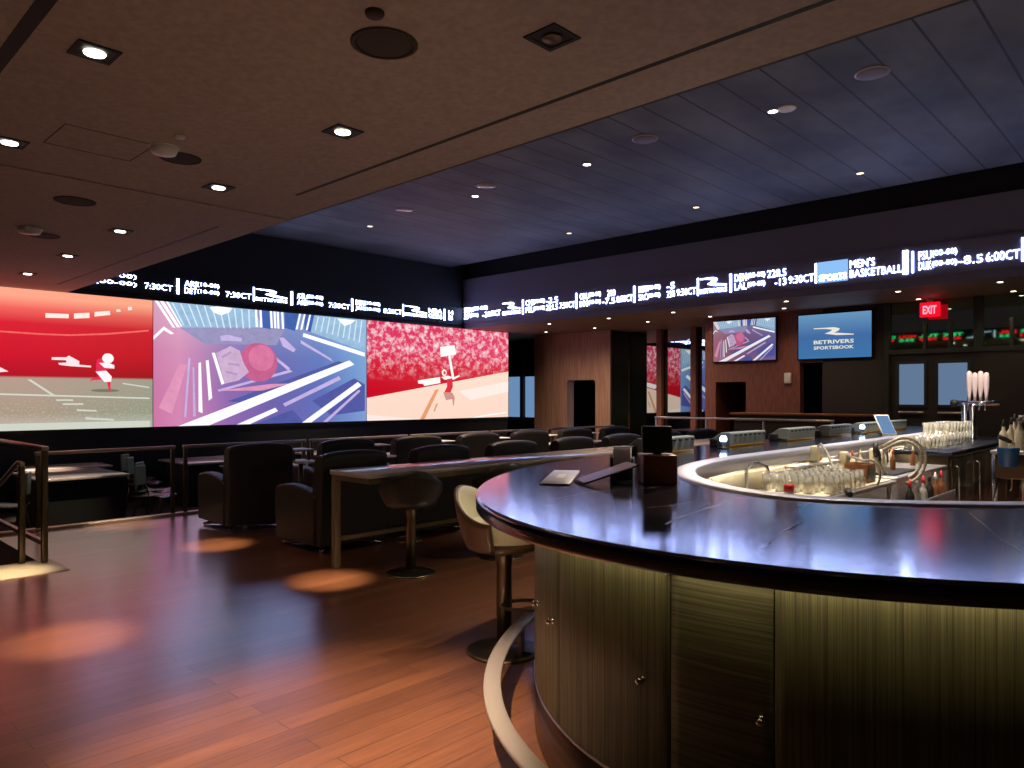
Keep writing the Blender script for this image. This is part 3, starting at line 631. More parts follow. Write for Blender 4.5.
# ------------------------------------------------------------------ long counter table
def long_table(x0, x1, y0, y1, z, label):
    t = thing('long_table', label, 'table', ((x0+x1)/2, y0, 0)); w = (x1-x0)/2; L = y1-y0
    MB().rbox(-w, w, 0, L, z-.04, z, .006).build('tabletop', 'tabletop', t)
    MB().rbox(-w+.01, w-.01, .012, L-.012, z-.085, z-.041, .004).build('apron', 'tablebrown', t)
    for y in (.04, L*.5, L-.04):
        for x in (-w+.04, w-.22) if y > .1 else (-w+.04,): MB().rbox(x-.03, x+.03, y-.03, y+.03, 0, z-.085, .006).build('leg', 'tablebrown', t)
    MB().rbox(-w+.02, -w+.06, .07, L-.07, .23, .275, .006).build('foot_rail', 'tablebrown', t)
    m = MB(); m.box(-w+.005, -w+.018, .08, L-.08, .285, z-.09); m.build('modesty_panel', 'black', t)
    m = MB(); m.rbox(-w+.018, -w+.028, .92, 1.0, .57, .61, .003); m.build('outlet_plate', 'ivory', t)
    return t
long_table(-5.6, -5.02, 3.55, 10.9, .86, 'long counter height table with grey top behind the armchairs')

# ------------------------------------------------------------------ stools
def shell_mesh(r, th, zb, zt, ze, a1=100, flare=.03, n=28):
    """wrap-round back, open towards +Y; zt rim height at the back, ze at the ends"""
    m = MB(); rows = []
    for i in range(n+1):
        a = math.radians(-a1+2*a1*i/n); f = .5+.5*math.cos(math.radians(min(180, abs(math.degrees(a))*180/a1)))
        top = ze+(zt-ze)*f; ring = []
        for q in range(6):
            z = zb+(top-zb)*q/5; rr = r+flare*(q/5)-.05*(1-q/5)**2
            ring.append((rr, z))
        inn = [(rr-th, z) for rr, z in reversed(ring)]
        rows.append([m.v(rr*math.sin(a), -rr*math.cos(a), z) for rr, z in ring+inn])
    for a, b in zip(rows, rows[1:]):
        k = len(a)
        for j in range(k): m.face([a[j], a[(j+1) % k], b[(j+1) % k], b[j]], True)
    m.face(rows[0], False); m.face(rows[-1][::-1], False)
    return m
def stool(loc, rz, label, group, outer, inner, sc=1.0):
    t = thing('bar_stool', label, 'stool', loc, rz, group)
    MB().lathe([(.001, .605), (.19, .605), (.215, .62), (.228, .662)], seg=28).build('seat_pan', outer, t)
    MB().lathe([(.226, .663), (.236, .69), (.236, .74), (.225, .765), (.19, .775), (.001, .778)], seg=28).build('seat_cushion', inner, t)
    shell_mesh(.268, .018, .615, .965, .79).build('backrest', outer, t)
    b = shell_mesh(.249, .012, .66, .96, .78); b.build('back_lining', inner, t)
    MB().lathe([(.046, .01), (.046, .5), (.058, .58), (.11, .605)], seg=16).build('pole', 'bronze', t)
    MB().lathe([(.225, 0), (.225, .008), (.2, .016), (.06, .03), (.04, .05)], seg=32).build('base_plate', 'bronze', t)
    MB().tube([(-.03, 0, .28), (-.1, .06, .28), (-.11, .2, .29), (-.08, .24, .29), (.08, .24, .29), (.11, .2, .29), (.1, .06, .28), (.03, 0, .28)], .011, 8).build('foot_loop', 'bronze', t)
    if sc != 1: t.scale = (sc, sc, sc)
    return t
stool((-3.02, 3.1, 0), math.radians(-70), 'cream lined bar stool with brown shell at the rounded bar end', None, 'shell', 'cream')
s0 = None
for k, (x, y) in enumerate(((-4.93, 3.92), (-4.84, 4.92), (-4.8, 5.95), (-4.8, 6.95), (-4.8, 7.95), (-4.8, 8.95))):
    lab = 'dark shell backed stool, %s from the left along the long table' % ORD[k]
    if s0 is None: s0 = stool((x, y, 0), math.radians(58), lab, 'dark stools along the long table', 'leather', 'leather', .93)
    else: dup(s0, (x, y, 0), math.radians(62)+random.uniform(-.12, .12), lab)

# ------------------------------------------------------------------ sunken tables and chairs
def low_table(x0, x1, y0, y1, label):
    t = thing('dining_table', label, 'table', ((x0+x1)/2, (y0+y1)/2, -.36), 0, 'tables on the sunken floor'); w, d = (x1-x0)/2, (y1-y0)/2
    MB().rbox(-w, w, -d, d, .715, .75, .006).build('tabletop', 'tabletop', t)
    MB().box(-w+.03, w-.03, -d+.03, d-.03, .66, .714).build('apron', 'black', t)
    MB().box(-w*.8, w*.86, -d*.94, d*.94, .03, .66).build('pedestal', 'black', t)
    MB().rbox(-w*.7, w*.8, -d*.9, d*.9, 0, .03, .006).build('base', 'black', t)
low_table(-12.75, -11.3, 2.7, 3.85, 'grey topped sunken table nearest the steps')
low_table(-13.75, -12.95, 2.9, 4.15, 'sunken table close under the football picture')
low_table(-13.6, -12.3, 5.1, 6.35, 'pink lit sunken table below the edge of the studio picture')
low_table(-11.7, -10.9, 5.35, 6.5, 'small sunken table behind the first guard rail posts')
low_table(-13.4, -11.6, 7.6, 8.9, 'sunken table below the white beams of the studio picture')
low_table(-13.4, -11.6, 10.2, 11.5, 'sunken table below the basketball court picture')
def low_chair(loc, rz, label):
    t = thing('dining_chair', label, 'chair', loc, rz, 'moulded chairs on the sunken floor')
    m = MB(); n = 8; prof = [(.22, .43), (.14, .452), (0, .44), (-.14, .435), (-.2, .45)]
    A = [[m.v(x, y, z+.025*abs(x/.22)**2) for y, z in prof] for x in [(-.22+.44*i/n) for i in range(n+1)]]
    B = [[m.v(x, y, z-.014+.025*abs(x/.22)**2) for y, z in prof] for x in [(-.22+.44*i/n) for i in range(n+1)]]
    for R_, fl in ((A, 0), (B, 1)):
        for a, b in zip(R_, R_[1:]):
            for k in range(4): m.face([a[k], b[k], b[k+1], a[k+1]], True)
    for k in range(4): m.face([A[0][k], B[0][k], B[0][k+1], A[0][k+1]]); m.face([A[n][k], B[n][k], B[n][k+1], A[n][k+1]])
    for i in range(n): m.face([A[i][0], A[i+1][0], B[i+1][0], B[i][0]]); m.face([A[i][4], A[i+1][4], B[i+1][4], B[i][4]])
    m.build('seat', 'greychair', t)
    m = MB(); m.prism([(-.19, .6), (-.2, .87), (-.215, .885), (-.23, .87), (-.22, .6)], 'x', -.12, .12); m.build('backrest', 'green', t, bevel=.006)
    for sx in (-1, 1):
        MB().tube([(sx*.15, -.17, .45), (sx*.1, -.21, .62)], .011, 8).build('back_support', 'bronze', t)
        MB().tube([(sx*.17, .17, .44), (sx*.19, .2, 0)], .012, 8).build('leg', 'bronze', t)
        MB().tube([(sx*.17, -.15, .44), (sx*.19, -.22, 0)], .012, 8).build('leg', 'bronze', t)
    return t
LC = [((-10.95, 4.05), -.9, 'moulded chair turned away from the nearest sunken table, its seat catching pink light'), ((-11.2, 2.35), PI-.4, 'moulded chair behind the low stair handrail'), ((-11.5, 4.25), -.8, 'sage backed chair at the right end of the sunken table nearest the steps'),
      ((-12.6, 4.5), -.7, 'second sage backed chair at the end of the nearest sunken table'), ((-13.3, 4.65), -.8, 'chair between the two left sunken tables under the stadium picture'), ((-10.5, 5.0), PI/2, 'chair right behind the twin guard rail posts'),
      ((-11.4, 6.95), PI, 'chair beyond the small sunken table behind the first armchair'), ((-12.6, 6.8), PI, 'chair at the right end of the pink lit sunken table'), ((-11.1, 8.3), PI/2, 'chair at the sunken table below the white beams'), ((-11.1, 10.8), PI/2, 'chair at the sunken table below the court picture')]
c0 = None
for (x, y), rz, lab in LC:
    c0 = low_chair((x, y, -.36), rz, lab) if c0 is None else (dup(c0, (x, y, -.36), rz, lab), c0)[1]
# ------------------------------------------------------------------ the bar
def catmull(P, n=14):
    P = [Vector((p[0], p[1], 0)) for p in P]; out = []
    for i in range(len(P)-1):
        a, b, c, d = P[max(i-1, 0)], P[i], P[i+1], P[min(i+2, len(P)-1)]
        for k in range(n):
            t = k/n; out.append(.5*((2*b)+(c-a)*t+(2*a-5*b+4*c-d)*t*t+(3*b-a-3*c+d)*t**3))
    out.append(P[-1]); return out
def resample(P, N):
    L = [0]
    for a, b in zip(P, P[1:]): L.append(L[-1]+(b-a).length)
    out = []; j = 0
    for k in range(N):
        s = L[-1]*k/(N-1)
        while j < len(L)-2 and L[j+1] < s: j += 1
        f = (s-L[j])/max(L[j+1]-L[j], 1e-9); out.append(P[j].lerp(P[j+1], min(1, f)))
    return out
def offset(P, d):     # positive d moves towards the inside of the bar
    out = []
    for i, p in enumerate(P):
        t = (P[min(i+1, len(P)-1)]-P[max(i-1, 0)]).normalized(); out.append(p+Vector((-t.y, t.x, 0))*d)
    return out
OUT = resample(catmull([(-3.27, 12), (-3.27, 8), (-3.27, 5.5), (-3.26, 4.7), (-3.22, 4.1), (-3.11, 3.52), (-2.93, 3.04), (-2.7, 2.64), (-2.45, 2.33), (-2.17, 2.08), (-1.87, 1.9), (-1.56, 1.79), (-1.25, 1.755), (-.95, 1.775), (-.65, 1.85), (-.35, 2.0), (-.05, 2.22), (.25, 2.52), (.5, 2.88), (.7, 3.28), (.82, 3.72), (.87, 4.2), (.88, 4.8), (.88, 8), (.88, 12)]), 300)
INN = resample(catmull([(-2.5, 12), (-2.49, 8), (-2.5, 5.6), (-2.5, 4.9), (-2.46, 4.4), (-2.33, 3.9), (-2.1, 3.5), (-1.9, 3.29), (-1.67, 3.13), (-1.42, 3.04), (-1.24, 3.03), (-1.03, 3.1), (-.83, 3.2), (-.52, 3.44), (-.2, 3.8), (0, 4.2), (.1, 4.7), (.12, 5.6), (.12, 8), (.12, 12)]), 300)
def strip(rows, closed=True, name='', mats='black', parent=None, smooth=True, ulen=True):
    """rows: list of polylines (Vectors) swept side by side; last joins first when closed"""
    m = MB(); V = [[m.v(p) for p in r] for r in rows]; L = [0]
    for a, b in zip(rows[0], rows[0][1:]): L.append(L[-1]+(b-a).length)
    pairs = list(zip(range(len(rows)), range(1, len(rows)))) + ([(len(rows)-1, 0)] if closed else [])
    for a, b in pairs:
        for i in range(len(V[a])-1):
            za, zb = rows[a][i].z, rows[b][i].z
            m.face([V[a][i], V[a][i+1], V[b][i+1], V[b][i]], smooth, [(L[i], za), (L[i+1], za), (L[i+1], zb), (L[i], zb)])
    if closed:
        m.face([r[0] for r in V], False); m.face([r[-1] for r in V][::-1], False)
    return m
def at_z(P, z): return [Vector((p.x, p.y, z)) for p in P]
bar = thing('bar_counter', 'large curved bar with dark veined stone top and olive veneer front', 'bar', (0, 0, 0))
stone = mat('dark_polished_stone', (14, 18, 38), .14, spec=1.0, noise=(1.5, (22, 27, 50), (1, 1, 1)))
rows = [at_z(offset(OUT, .012), 1.07), at_z(offset(OUT, .003), 1.067), at_z(OUT, 1.058), at_z(OUT, 1.018), at_z(offset(OUT, .004), 1.01), at_z(offset(OUT, .014), 1.007), at_z(INN, 1.007), at_z(INN, 1.07)]
sb = stone.node_tree.nodes['Principled BSDF']; sb.inputs['Coat Weight'].default_value = 1; sb.inputs['Coat IOR'].default_value = 1.8; sb.inputs['Coat Roughness'].default_value = .12
m = strip(rows, smooth=True)
m.mi = 1
def vein(pts, w):
    P = [Vector((x, y, 1.0704)) for x, y in pts]; Q = []
    for a, b in zip(P, P[1:]):
        for k in range(4): Q.append(a.lerp(b, k/4)+Vector((random.uniform(-1, 1), random.uniform(-1, 1), 0))*w*.25)
    Q.append(P[-1])
    for i in range(len(Q)-1):
        d = (Q[i+1]-Q[i]).normalized(); nn = Vector((-d.y, d.x, 0))*w*random.uniform(.2, .4)
        m.poly([Q[i]-nn, Q[i+1]-nn, Q[i+1]+nn, Q[i]+nn])
vein([(-1.46, 2.94), (-1.41, 2.72), (-1.41, 2.59), (-1.4, 2.51), (-1.38, 2.34), (-1.33, 2.15)], 0.014)
vein([(-1.16, 2.92), (-1.14, 2.76), (-1.08, 2.65), (-1.01, 2.52), (-0.99, 2.35), (-0.99, 2.28), (-0.93, 2.06)], 0.012)
vein([(-2.0, 2.36), (-2.03, 2.6), (-1.99, 2.78), (-1.92, 2.95), (-1.9, 3.13)], 0.006)
vein([(-1.58, 2.42), (-1.54, 2.55), (-1.54, 2.72)], 0.006)
vein([(-0.65, 3.15), (-0.55, 2.88), (-0.46, 2.63), (-0.36, 2.39)], 0.004)
o = m.build('countertop', [stone, mat('stone_vein', (215, 212, 218), .15)], bar, recalc=False)
bm_ = bmesh.new(); bm_.from_mesh(o.data); bmesh.ops.recalc_face_normals(bm_, faces=[f for f in bm_.faces if f.material_index == 0])
for f in bm_.faces:
    if f.material_index == 1 and f.normal.z < 0: f.normal_flip()
bm_.to_mesh(o.data); bm_.free()
for p in o.data.polygons:
    if abs(p.normal.z) > .99: p.use_smooth = False
led_ = [at_z(offset(INN, .0), 1.066), at_z(offset(INN, .004), 1.078), at_z(offset(INN, .012), 1.08), at_z(offset(INN, .11), 1.078), at_z(offset(INN, .118), 1.07), at_z(offset(INN, .118), .985), at_z(offset(INN, .11), .985), at_z(offset(INN, 0), 1.02)]
o = strip(led_).build('steel_ledge', mat('satin_steel_ledge', (200, 200, 212), .36, .6), bar); o['label'] = 'brushed steel inner ledge'
FACE = offset(OUT, .27); FACE = resample(FACE, 600)
def arc_at(x, y): return min(range(600), key=lambda i: (FACE[i].x-x)**2+(FACE[i].y-y)**2)
seams = sorted([0]+[arc_at(*p) for p in ((-3, 10), (-3, 8.5), (-3, 7), (-3, 5.6), (-2.95, 4.3), (-2.5, 2.95), (-1.85, 2.14), (-1.253, 2.03), (-.911, 2.06), (.1, 2.75), (.6, 4), (.61, 6), (.61, 8), (.61, 10))]+[599])
hs = arc_at(-1.08, 2.03)
for a, b in zip(seams, seams[1:]):
    if b-a < 3: continue
    P = FACE[a:b+1]; P = [p.copy() for p in P]
    t = (P[1]-P[0]).normalized(); P[0] += t*.002; t = (P[-1]-P[-2]).normalized(); P[-1] -= t*.002
    Q = offset(P, .018)
    horiz = a <= hs <= b
    pn = strip([at_z(P, .226), at_z(P, 1.006), at_z(Q, 1.006), at_z(Q, .226)]).build('front_panel', 'face_h' if horiz else 'face_v', bar)
    if horiz: pn['label'] = 'access panel with horizontal grain'
F2 = offset(FACE, .02)
strip([at_z(F2, .01), at_z(F2, 1.012), at_z(offset(INN, -.03), 1.012), at_z(offset(INN, -.03), .01)] if False else [at_z(F2, .005), at_z(F2, 1.005), at_z(offset(FACE, .06), 1.005), at_z(offset(FACE, .06), .005)]).build('carcass', 'black', bar)
strip([at_z(FACE, 0), at_z(FACE, .215), at_z(offset(FACE, .018), .215), at_z(offset(FACE, .018), 0)]).build('kick_plate', 'kick', bar)
strip([at_z(offset(FACE, -.004), .216), at_z(offset(FACE, -.004), .224), at_z(offset(FACE, .01), .224), at_z(offset(FACE, .01), .216)]).build('kick_trim', 'steel', bar)
R0 = offset(OUT, .035); R1 = offset(OUT, .115)
o = strip([at_z(R0, .188), at_z(R0, .2), at_z(offset(OUT, .04), .205), at_z(offset(OUT, .11), .205), at_z(R1, .2), at_z(R1, .188)]).build('foot_rail', 'ringtop', bar)
for p in ((-2.86, 3.12), (-1.45, 1.87), (.0, 2.37), (-3.18, 5.2), (-3.18, 7.5), (.78, 5)):
    i = min(range(300), key=lambda k: (R0[k].x-p[0])**2+(R0[k].y-p[1])**2)
    a = R0[i].lerp(R1[i], .5); t = (R0[i+1]-R0[i-1]).normalized(); nn = Vector((-t.y, t.x, 0)); m = MB()
    c = [a+t*.035+nn*.012, a-t*.035+nn*.012, a-t*.035-nn*.012, a+t*.035-nn*.012]
    m.prism([(q.x, q.y) for q in c], 'z', 0, .19); m.build('rail_post', 'bronze', bar)
    m = MB(); m.tube([a+nn*.01+Vector((0, 0, .03)), a+nn*.2+Vector((0, 0, .03))], .008, 8); m.build('rail_stay', 'chrome', bar)
ledmat = emat('warm_led_strip', (250, 232, 172), 9)
LD = offset(OUT, .252)
strip([at_z(LD, 1.0065), at_z(offset(LD, .012), 1.0065), at_z(offset(LD, .012), .991), at_z(LD, .991)]).build('led_strip', ledmat, bar)
LD = offset(INN, .06)
strip([at_z(LD, 1.006), at_z(offset(LD, .015), 1.006), at_z(offset(LD, .015), 1.0), at_z(LD, 1.0)]).build('led_strip', emat('warm_led_strip_inner', (255, 236, 208), 130), bar)
IW = offset(INN, -.02); IW2 = offset(INN, -.05)
strip([at_z(IW, 0), at_z(IW, 1.005), at_z(IW2, 1.005), at_z(IW2, 0)]).build('inner_wall', mat('cream_inner_panel', (226, 218, 196), .45), bar)
for x, y, z in ((-2.16, 2.36, .6), (-1.9, 2.17, .61), (-1.35, 2.02, .573), (-.95, 2.05, .556), (-1.24, 2.02, .95)):
    i = arc_at(x, y); p = FACE[i]; t = (FACE[i+1]-FACE[i-1]).normalized(); nn = Vector((t.y, -t.x, 0)); m = MB()
    q = nn.to_track_quat('Z', 'Y').to_matrix().to_4x4(); q.translation = Vector((p.x, p.y, z))
    m.lathe([(.013, -.004), (.013, .003), (.006, .005), (.006, .01), (.012, .014), (.013, .021), (.009, .027), (.0001, .029)], seg=14, mx=q); m.build('coat_hook', 'chrome', bar)

# ------------------------------------------------------------------ things standing on the counter
t = thing('pos_terminal', 'black order terminal on a brown base at the inner bar edge', 'terminal', (-2.0, 3.15, 1.07), math.radians(44))
MB().rbox(-.085, .085, -.08, .1, 0, .145, .008).build('base', mat('dark_brown_case', (130, 80, 48), .4), t)
MB().rbox(-.02, .02, -.01, .03, .14, .18, .005).build('neck', 'black', t)
mx = Matrix.Translation((0, 0, .15)) @ Matrix.Rotation(-.18, 4, 'X')
MB().rbox(-.075, .075, -.02, .012, 0, .135, .008, 2, mx).build('monitor', 'black', t)
MB().box(-.06, .06, .0125, .014, .015, .12, mx).build('display', mat('dark_display', (10, 12, 16), .15), t)
t = thing('napkin_caddy', 'black napkin caddy with white napkins beside the order terminal', 'caddy', (-2.26, 3.22, 1.07), .5)
m = MB(); m.rbox(-.06, .06, -.05, .05, 0, .012, .004); m.rbox(-.06, -.05, -.05, .05, .01, .11, .004); m.rbox(.05, .06, -.05, .05, .01, .11, .004); m.rbox(-.06, .06, .04, .05, .01, .09, .004); m.rbox(-.06, .06, -.05, -.04, .01, .05, .004); m.build('holder', 'black', t)
m = MB()
for k in range(7): m.box(-.045, .045, -.03+.01*k, -.024+.01*k, .012, .155+.006*(k % 3))
m.build('napkins', 'white', t)
t = thing('menu', 'lilac lit menu leaning against the napkin caddy', 'menu', (-2.27, 2.86, 1.071), .95)
mx = Matrix.Rotation(-.3, 4, 'Y')
MB().rbox(0, .3, -.09, .09, 0, .008, .002, 1, mx).build('cover', 'black', t)
MB().box(.01, .29, -.08, .08, .008, .0095, mx).build('sheet', 'lilac', t)
t = thing('bar_mat', 'flat grey bar mat with a white label on the counter corner', 'mat', (-2.5, 3.0, 1.0705), math.radians(124))
MB().rbox(-.33, .33, -.075, .075, 0, .008, .003, 1).build('pad', mat('grey_rubber', (186, 186, 204), .4), t)
MB().box(-.08, .1, -.02, .02, .0081, .0092).build('label_patch', 'white', t)
con = None
CY = [(-3.03, 4.87), (-3.03, 6.15), (-3.03, 7.33), (-3.03, 8.4), (-3.03, 9.45), (-3.03, 10.5)]
for k, (x, y) in enumerate(CY):
    lab = 'low grey console with a row of dark vents, %s from the order terminal' % ORD[k]
    if con is None:
        con = thing('counter_console', lab, 'console', (x, y, 1.07), 0, 'vented consoles along the far side of the bar'); hl = .34
        m = MB(); m.prism([(.06, .018), (.07, .118), (.055, .124), (-.02, .124), (-.13, .05), (-.13, .018)], 'y', -hl, hl); m.build('housing', mat('grey_green_case', (118, 126, 122), .4), con, bevel=.006)
        for q in range(7): MB().rbox(.066, .0745, -hl+.07+q*.092, -hl+.12+q*.092, .092, .106, .002, 1).build('vent', 'black', con)
        MB().rbox(-.12, .066, -hl+.01, hl-.01, 0, .018, .004).build('base_strip', mat('brass_strip', (196, 150, 60), .3, .8), con)
        m = MB(); s_ = Vector((-.11, 0, .074)).normalized(); m.poly([(-.028, -hl+.04, .1205), (-.028, hl-.04, .1205), (-.125, hl-.04, .0545), (-.125, -hl+.04, .0545)]); m.build('slanted_screen', emat('console_screen', (90, 140, 255), .8), con, recalc=False)
        m = MB(); m.rbox(-.11, -.03, -hl-.04, -hl-.002, 0, .07, .008); m.build('side_module', 'black', con)
    else: dup(con, (x, y, 1.07), 0, lab)
for x, y, lab in ((-2.93, 5.62, 'bright blue white counter light between the first two consoles'), (-2.93, 8.98, 'bright blue white counter light between the fourth and fifth consoles')):
    t = thing('counter_light', lab, 'light', (x, y, 1.07)); MB().lathe([(.05, 0), (.05, .01), (.02, .016), (.018, .06)], seg=16).build('stand', 'black', t)
    MB().lathe([(.001, .055), (.026, .062), (.03, .085), (.02, .105), (.001, .11)], seg=16).build('lamp', emat('blue_white_lamp', (170, 200, 255), 14), t)

# ------------------------------------------------------------------ underbar equipment along the far counter
t = thing('drainboard', 'steel underbar drainboard and sink carrying upturned glasses', 'sink unit', (-2.2, 4.65, 0))
MB().rbox(-.27, -.25, -.1, 2.0, .8, .95, .004).build('backsplash', mat('cream_backsplash', (226, 216, 190), .4), t)
m = MB(); m.rbox(-.27, .3, .42, 2.0, .77, .8, .006)
m.build('worktop', 'steel', t)
m = MB(); m.rbox(-.27, .3, -.1, -.06, .62, .8, .005); m.rbox(-.27, .3, .38, .42, .62, .8, .005); m.rbox(-.27, -.23, -.1, .42, .62, .8, .005); m.rbox(.26, .3, -.1, .42, .62, .8, .005); m.box(-.25, .28, -.08, .4, .62, .63); m.build('sink_basin', 'steel', t)
m = MB(); m.rbox(-.23, .27, .5, 1.97, .8, .812, .004); m.build('draining_mat', 'ivory', t)
m = MB(); m.tube([(-.2, .3, .8), (-.2, .3, .98), (-.17, .3, 1.02), (-.11, .3, 1.03), (-.05, .3, 1.01), (-.03, .3, .95)], .012, 8); m.build('faucet', 'chrome', t)
m = MB(); m.box(-.25, .28, -.08, 1.98, .25, .27); m.build('undershelf', 'steel', t)
for x, y in ((-.24, -.06), (.26, -.06), (-.24, 1.95), (.26, 1.95)): MB().cyl((x, y, 0), (x, y, .77), .02).build('leg', 'steel', t)
gl = None; n = 0
def tumbler(loc, label, group, up):
    t = MB()
    pr = [(.030, 0), (.041, .125), (.0385, .125), (.028, .008), (.0001, .008)] if up else [(.041, 0), (.030, .125), (.0001, .125)]
    if not up: pr = [(.0385, 0), (.041, 0), (.031, .125), (.0001, .125)]
    t.lathe(pr, seg=14); o = t.build('tumbler', 'glass'); o.location = loc; return tag(o, label, 'glass', group)
for i in range(13):
    for j in range(5):
        if (i > 7 and j > 1) or (i, j) in ((12, 0), (11, 4), (12, 4), (0, 4), (7, 0)): continue
        p = (-2.37+.102*j+random.uniform(-.006, .006), 5.22+.108*i+random.uniform(-.006, .006), .812)
        lab, grp = 'clear tumbler standing upside down on the cream draining mat', 'upturned tumblers on the draining mat'
        if gl is None: gl = tumbler(p, lab, grp, False)
        else: q = gl.copy(); C.objects.link(q); q.location = p
def bottle(loc, rot, label, body, cap, s=1, name='bottle'):
    t = thing(name, label, 'bottle', loc); t.rotation_euler = rot; t.scale = (s, s, s)
    MB().lathe([(.036, 0), (.038, .01), (.038, .14), (.03, .17), (.014, .2), (.013, .235)], seg=16).build('body', body, t)
    MB().lathe([(.016, .232), (.016, .262), (.008, .27), (.006, .3)], seg=12).build('pourer', cap, t); return t
bottle((-2.4, 6.3, .99), (PI/2, 0, -PI/2-.35+PI/2), 'yellow bottle lying on the ledge behind the upturned glasses', 'yellow', 'black', .9)
t = thing('bottle_shelf', 'narrow steel shelf above the drainboard back', 'shelf', (-2.42, 6.05, 0)); MB().rbox(-.03, .09, -.35, .6, .94, .952, .003).build('shelf_plate', 'steel', t); m = MB(); m.box(-.03, -.02, -.33, -.31, .78, .94); m.box(-.03, -.02, .56, .58, .78, .94); m.build('bracket', 'steel', t)
t = thing('ice_station', 'steel soda and ice station with hoses beyond the upturned glasses', 'ice station', (-2.2, 6.68, 0))
m = MB(); m.rbox(-.27, .3, 0, 1.6, .12, .78, .01); m.rbox(-.27, .3, 0, 1.6, .78, .82, .006); m.rbox(-.27, -.24, 0, 1.6, .82, .97, .004); m.build('cabinet', 'steel', t)
m = MB(); m.rbox(-.18, .24, .15, .8, .82, .835, .004); m.build('ice_lid', 'black', t)
m = MB(); m.rbox(.3, .4, .1, 1.5, .5, .515, .004); m.rbox(.39, .4, .1, 1.5, .5, .6, .003); m.build('speed_rail', 'steel', t)
for x, y in ((-.22, .06), (.25, .06), (-.22, 1.54), (.25, 1.54)): MB().cyl((x, y, 0), (x, y, .12), .02).build('foot', 'steel', t)
def loop(cx, cy, cz, ry, rz_, a0, a1, n=24, dx=.05): return [(cx+.724*ry*math.cos(a0+(a1-a0)*k/n)-dx*k/n, cy+.69*ry*math.cos(a0+(a1-a0)*k/n), cz+rz_*math.sin(a0+(a1-a0)*k/n)) for k in range(n+1)]
hose = mat('braided_grey_hose', (168, 162, 146), .45, noise=(60, (120, 114, 100), (1, 1, 1)))
def soda_gun(loc, path, label, r=.014):
    t = thing('soda_gun', label, 'soda gun', loc); MB().tube(path, r, 10).build('hose', hose, t)
    e = Vector(path[-1]); d = (e-Vector(path[-2])).normalized(); MB().tube([e, e+d*.05, e+d*.12], [.018, .024, .02], 10).build('nozzle_handle', 'black', t)
    b = Vector(path[0]); MB().rbox(b.x-.03, b.x+.03, b.y-.03, b.y+.03, b.z-.1, b.z+.02, .008).build('manifold', 'ivory', t); return t
soda_gun((-1.9, 6.89, .95), [(-.22, -.1, .08)]+loop(0, 0, 0, .2, .2, 2.1, -3.3), 'wide loop of grey soda hose above the ice station')
soda_gun((-1.9, 6.95, .95), [(-.22, .02, .06)]+loop(-.02, 0, 0, .165, .165, 2.0, -3.1), 'inner loop of grey soda hose above the ice station')
soda_gun((-1.96, 6.15, .87), [(-.22, .1, .16)]+loop(0, 0, 0, .12, .13, 1.9, -2.0), 'thin soda hose looping beside the brown box', .009)
soda_gun((-2.1, 5.7, .92), [(-.24, .35, .16), (-.18, .32, .2), (-.1, .22, .15), (.02, .08, .0), (.12, -.06, -.06), (.2, -.2, -.09)], 'thin soda hose draped across the upturned glasses', .009)
t = thing('garnish_box', 'brown wooden box with a bluish glass panel beside the soda hoses', 'box', (-2.06, 6.26, .812)); 
m = MB(); m.rbox(-.09, .09, -.1, .1, 0, .01, .003); m.rbox(-.09, -.08, -.1, .1, .01, .15, .003); m.rbox(.08, .09, -.1, .1, .01, .15, .003); m.rbox(-.08, .08, -.1, -.09, .01, .15, .003); m.rbox(-.08, .08, .09, .1, .01, .15, .003); m.build('box_body', 'wood', t)
MB().box(.0901, .094, -.03, .05, .02, .12).build('glass_panel', mat('bluish_glass', (110, 140, 150), .1), t)
SP = [(-2.3, 6.8, 'red', 'ivory'), (-2.1, 6.86, 'yellow', 'ivory'), (-2.3, 7.0, 'ivory', 'ivory'), (-2.1, 7.25, 'red', 'wood'), (-2.25, 7.5, 'red', 'ivory'), (-2.08, 7.8, 'ivory', 'wood'), (-2.3, 7.9, 'yellow', 'ivory')]
for k, (x, y, c1, c2) in enumerate(SP): bottle((x, y, .836), (0, 0, 0), '%s juice pourer with %s spout, %s from the left on the ice station' % ('cream' if c2 == 'ivory' else 'brown', 'cream' if c1 == 'ivory' else c1, ORD[k]), c2, c1, .62, 'juice_pourer')
for k in range(6): bottle((-1.85, 6.85+.2*k, .517), (0, 0, 0), '%s bottle in the speed rail, %s from the left' % (['red capped dark', 'white capped clear', 'red capped clear', 'dark', 'white capped brown', 'red capped brown'][k], ORD[k]), ['black', 'glass', 'glass', 'black', 'wood', 'wood'][k], ['red', 'white', 'red', 'black', 'white', 'red'][k], .95)
t = thing('red_cap_jar', 'small cream jar with red lid at the tip of the bar well', 'jar', (-2.05, 4.85, .63)); MB().lathe([(.04, 0), (.042, .2), (.03, .24)], seg=14).build('jar_body', 'ivory', t); MB().lathe([(.034, .24), (.034, .28), (.001, .282)], seg=14).build('jar_lid', 'red', t)
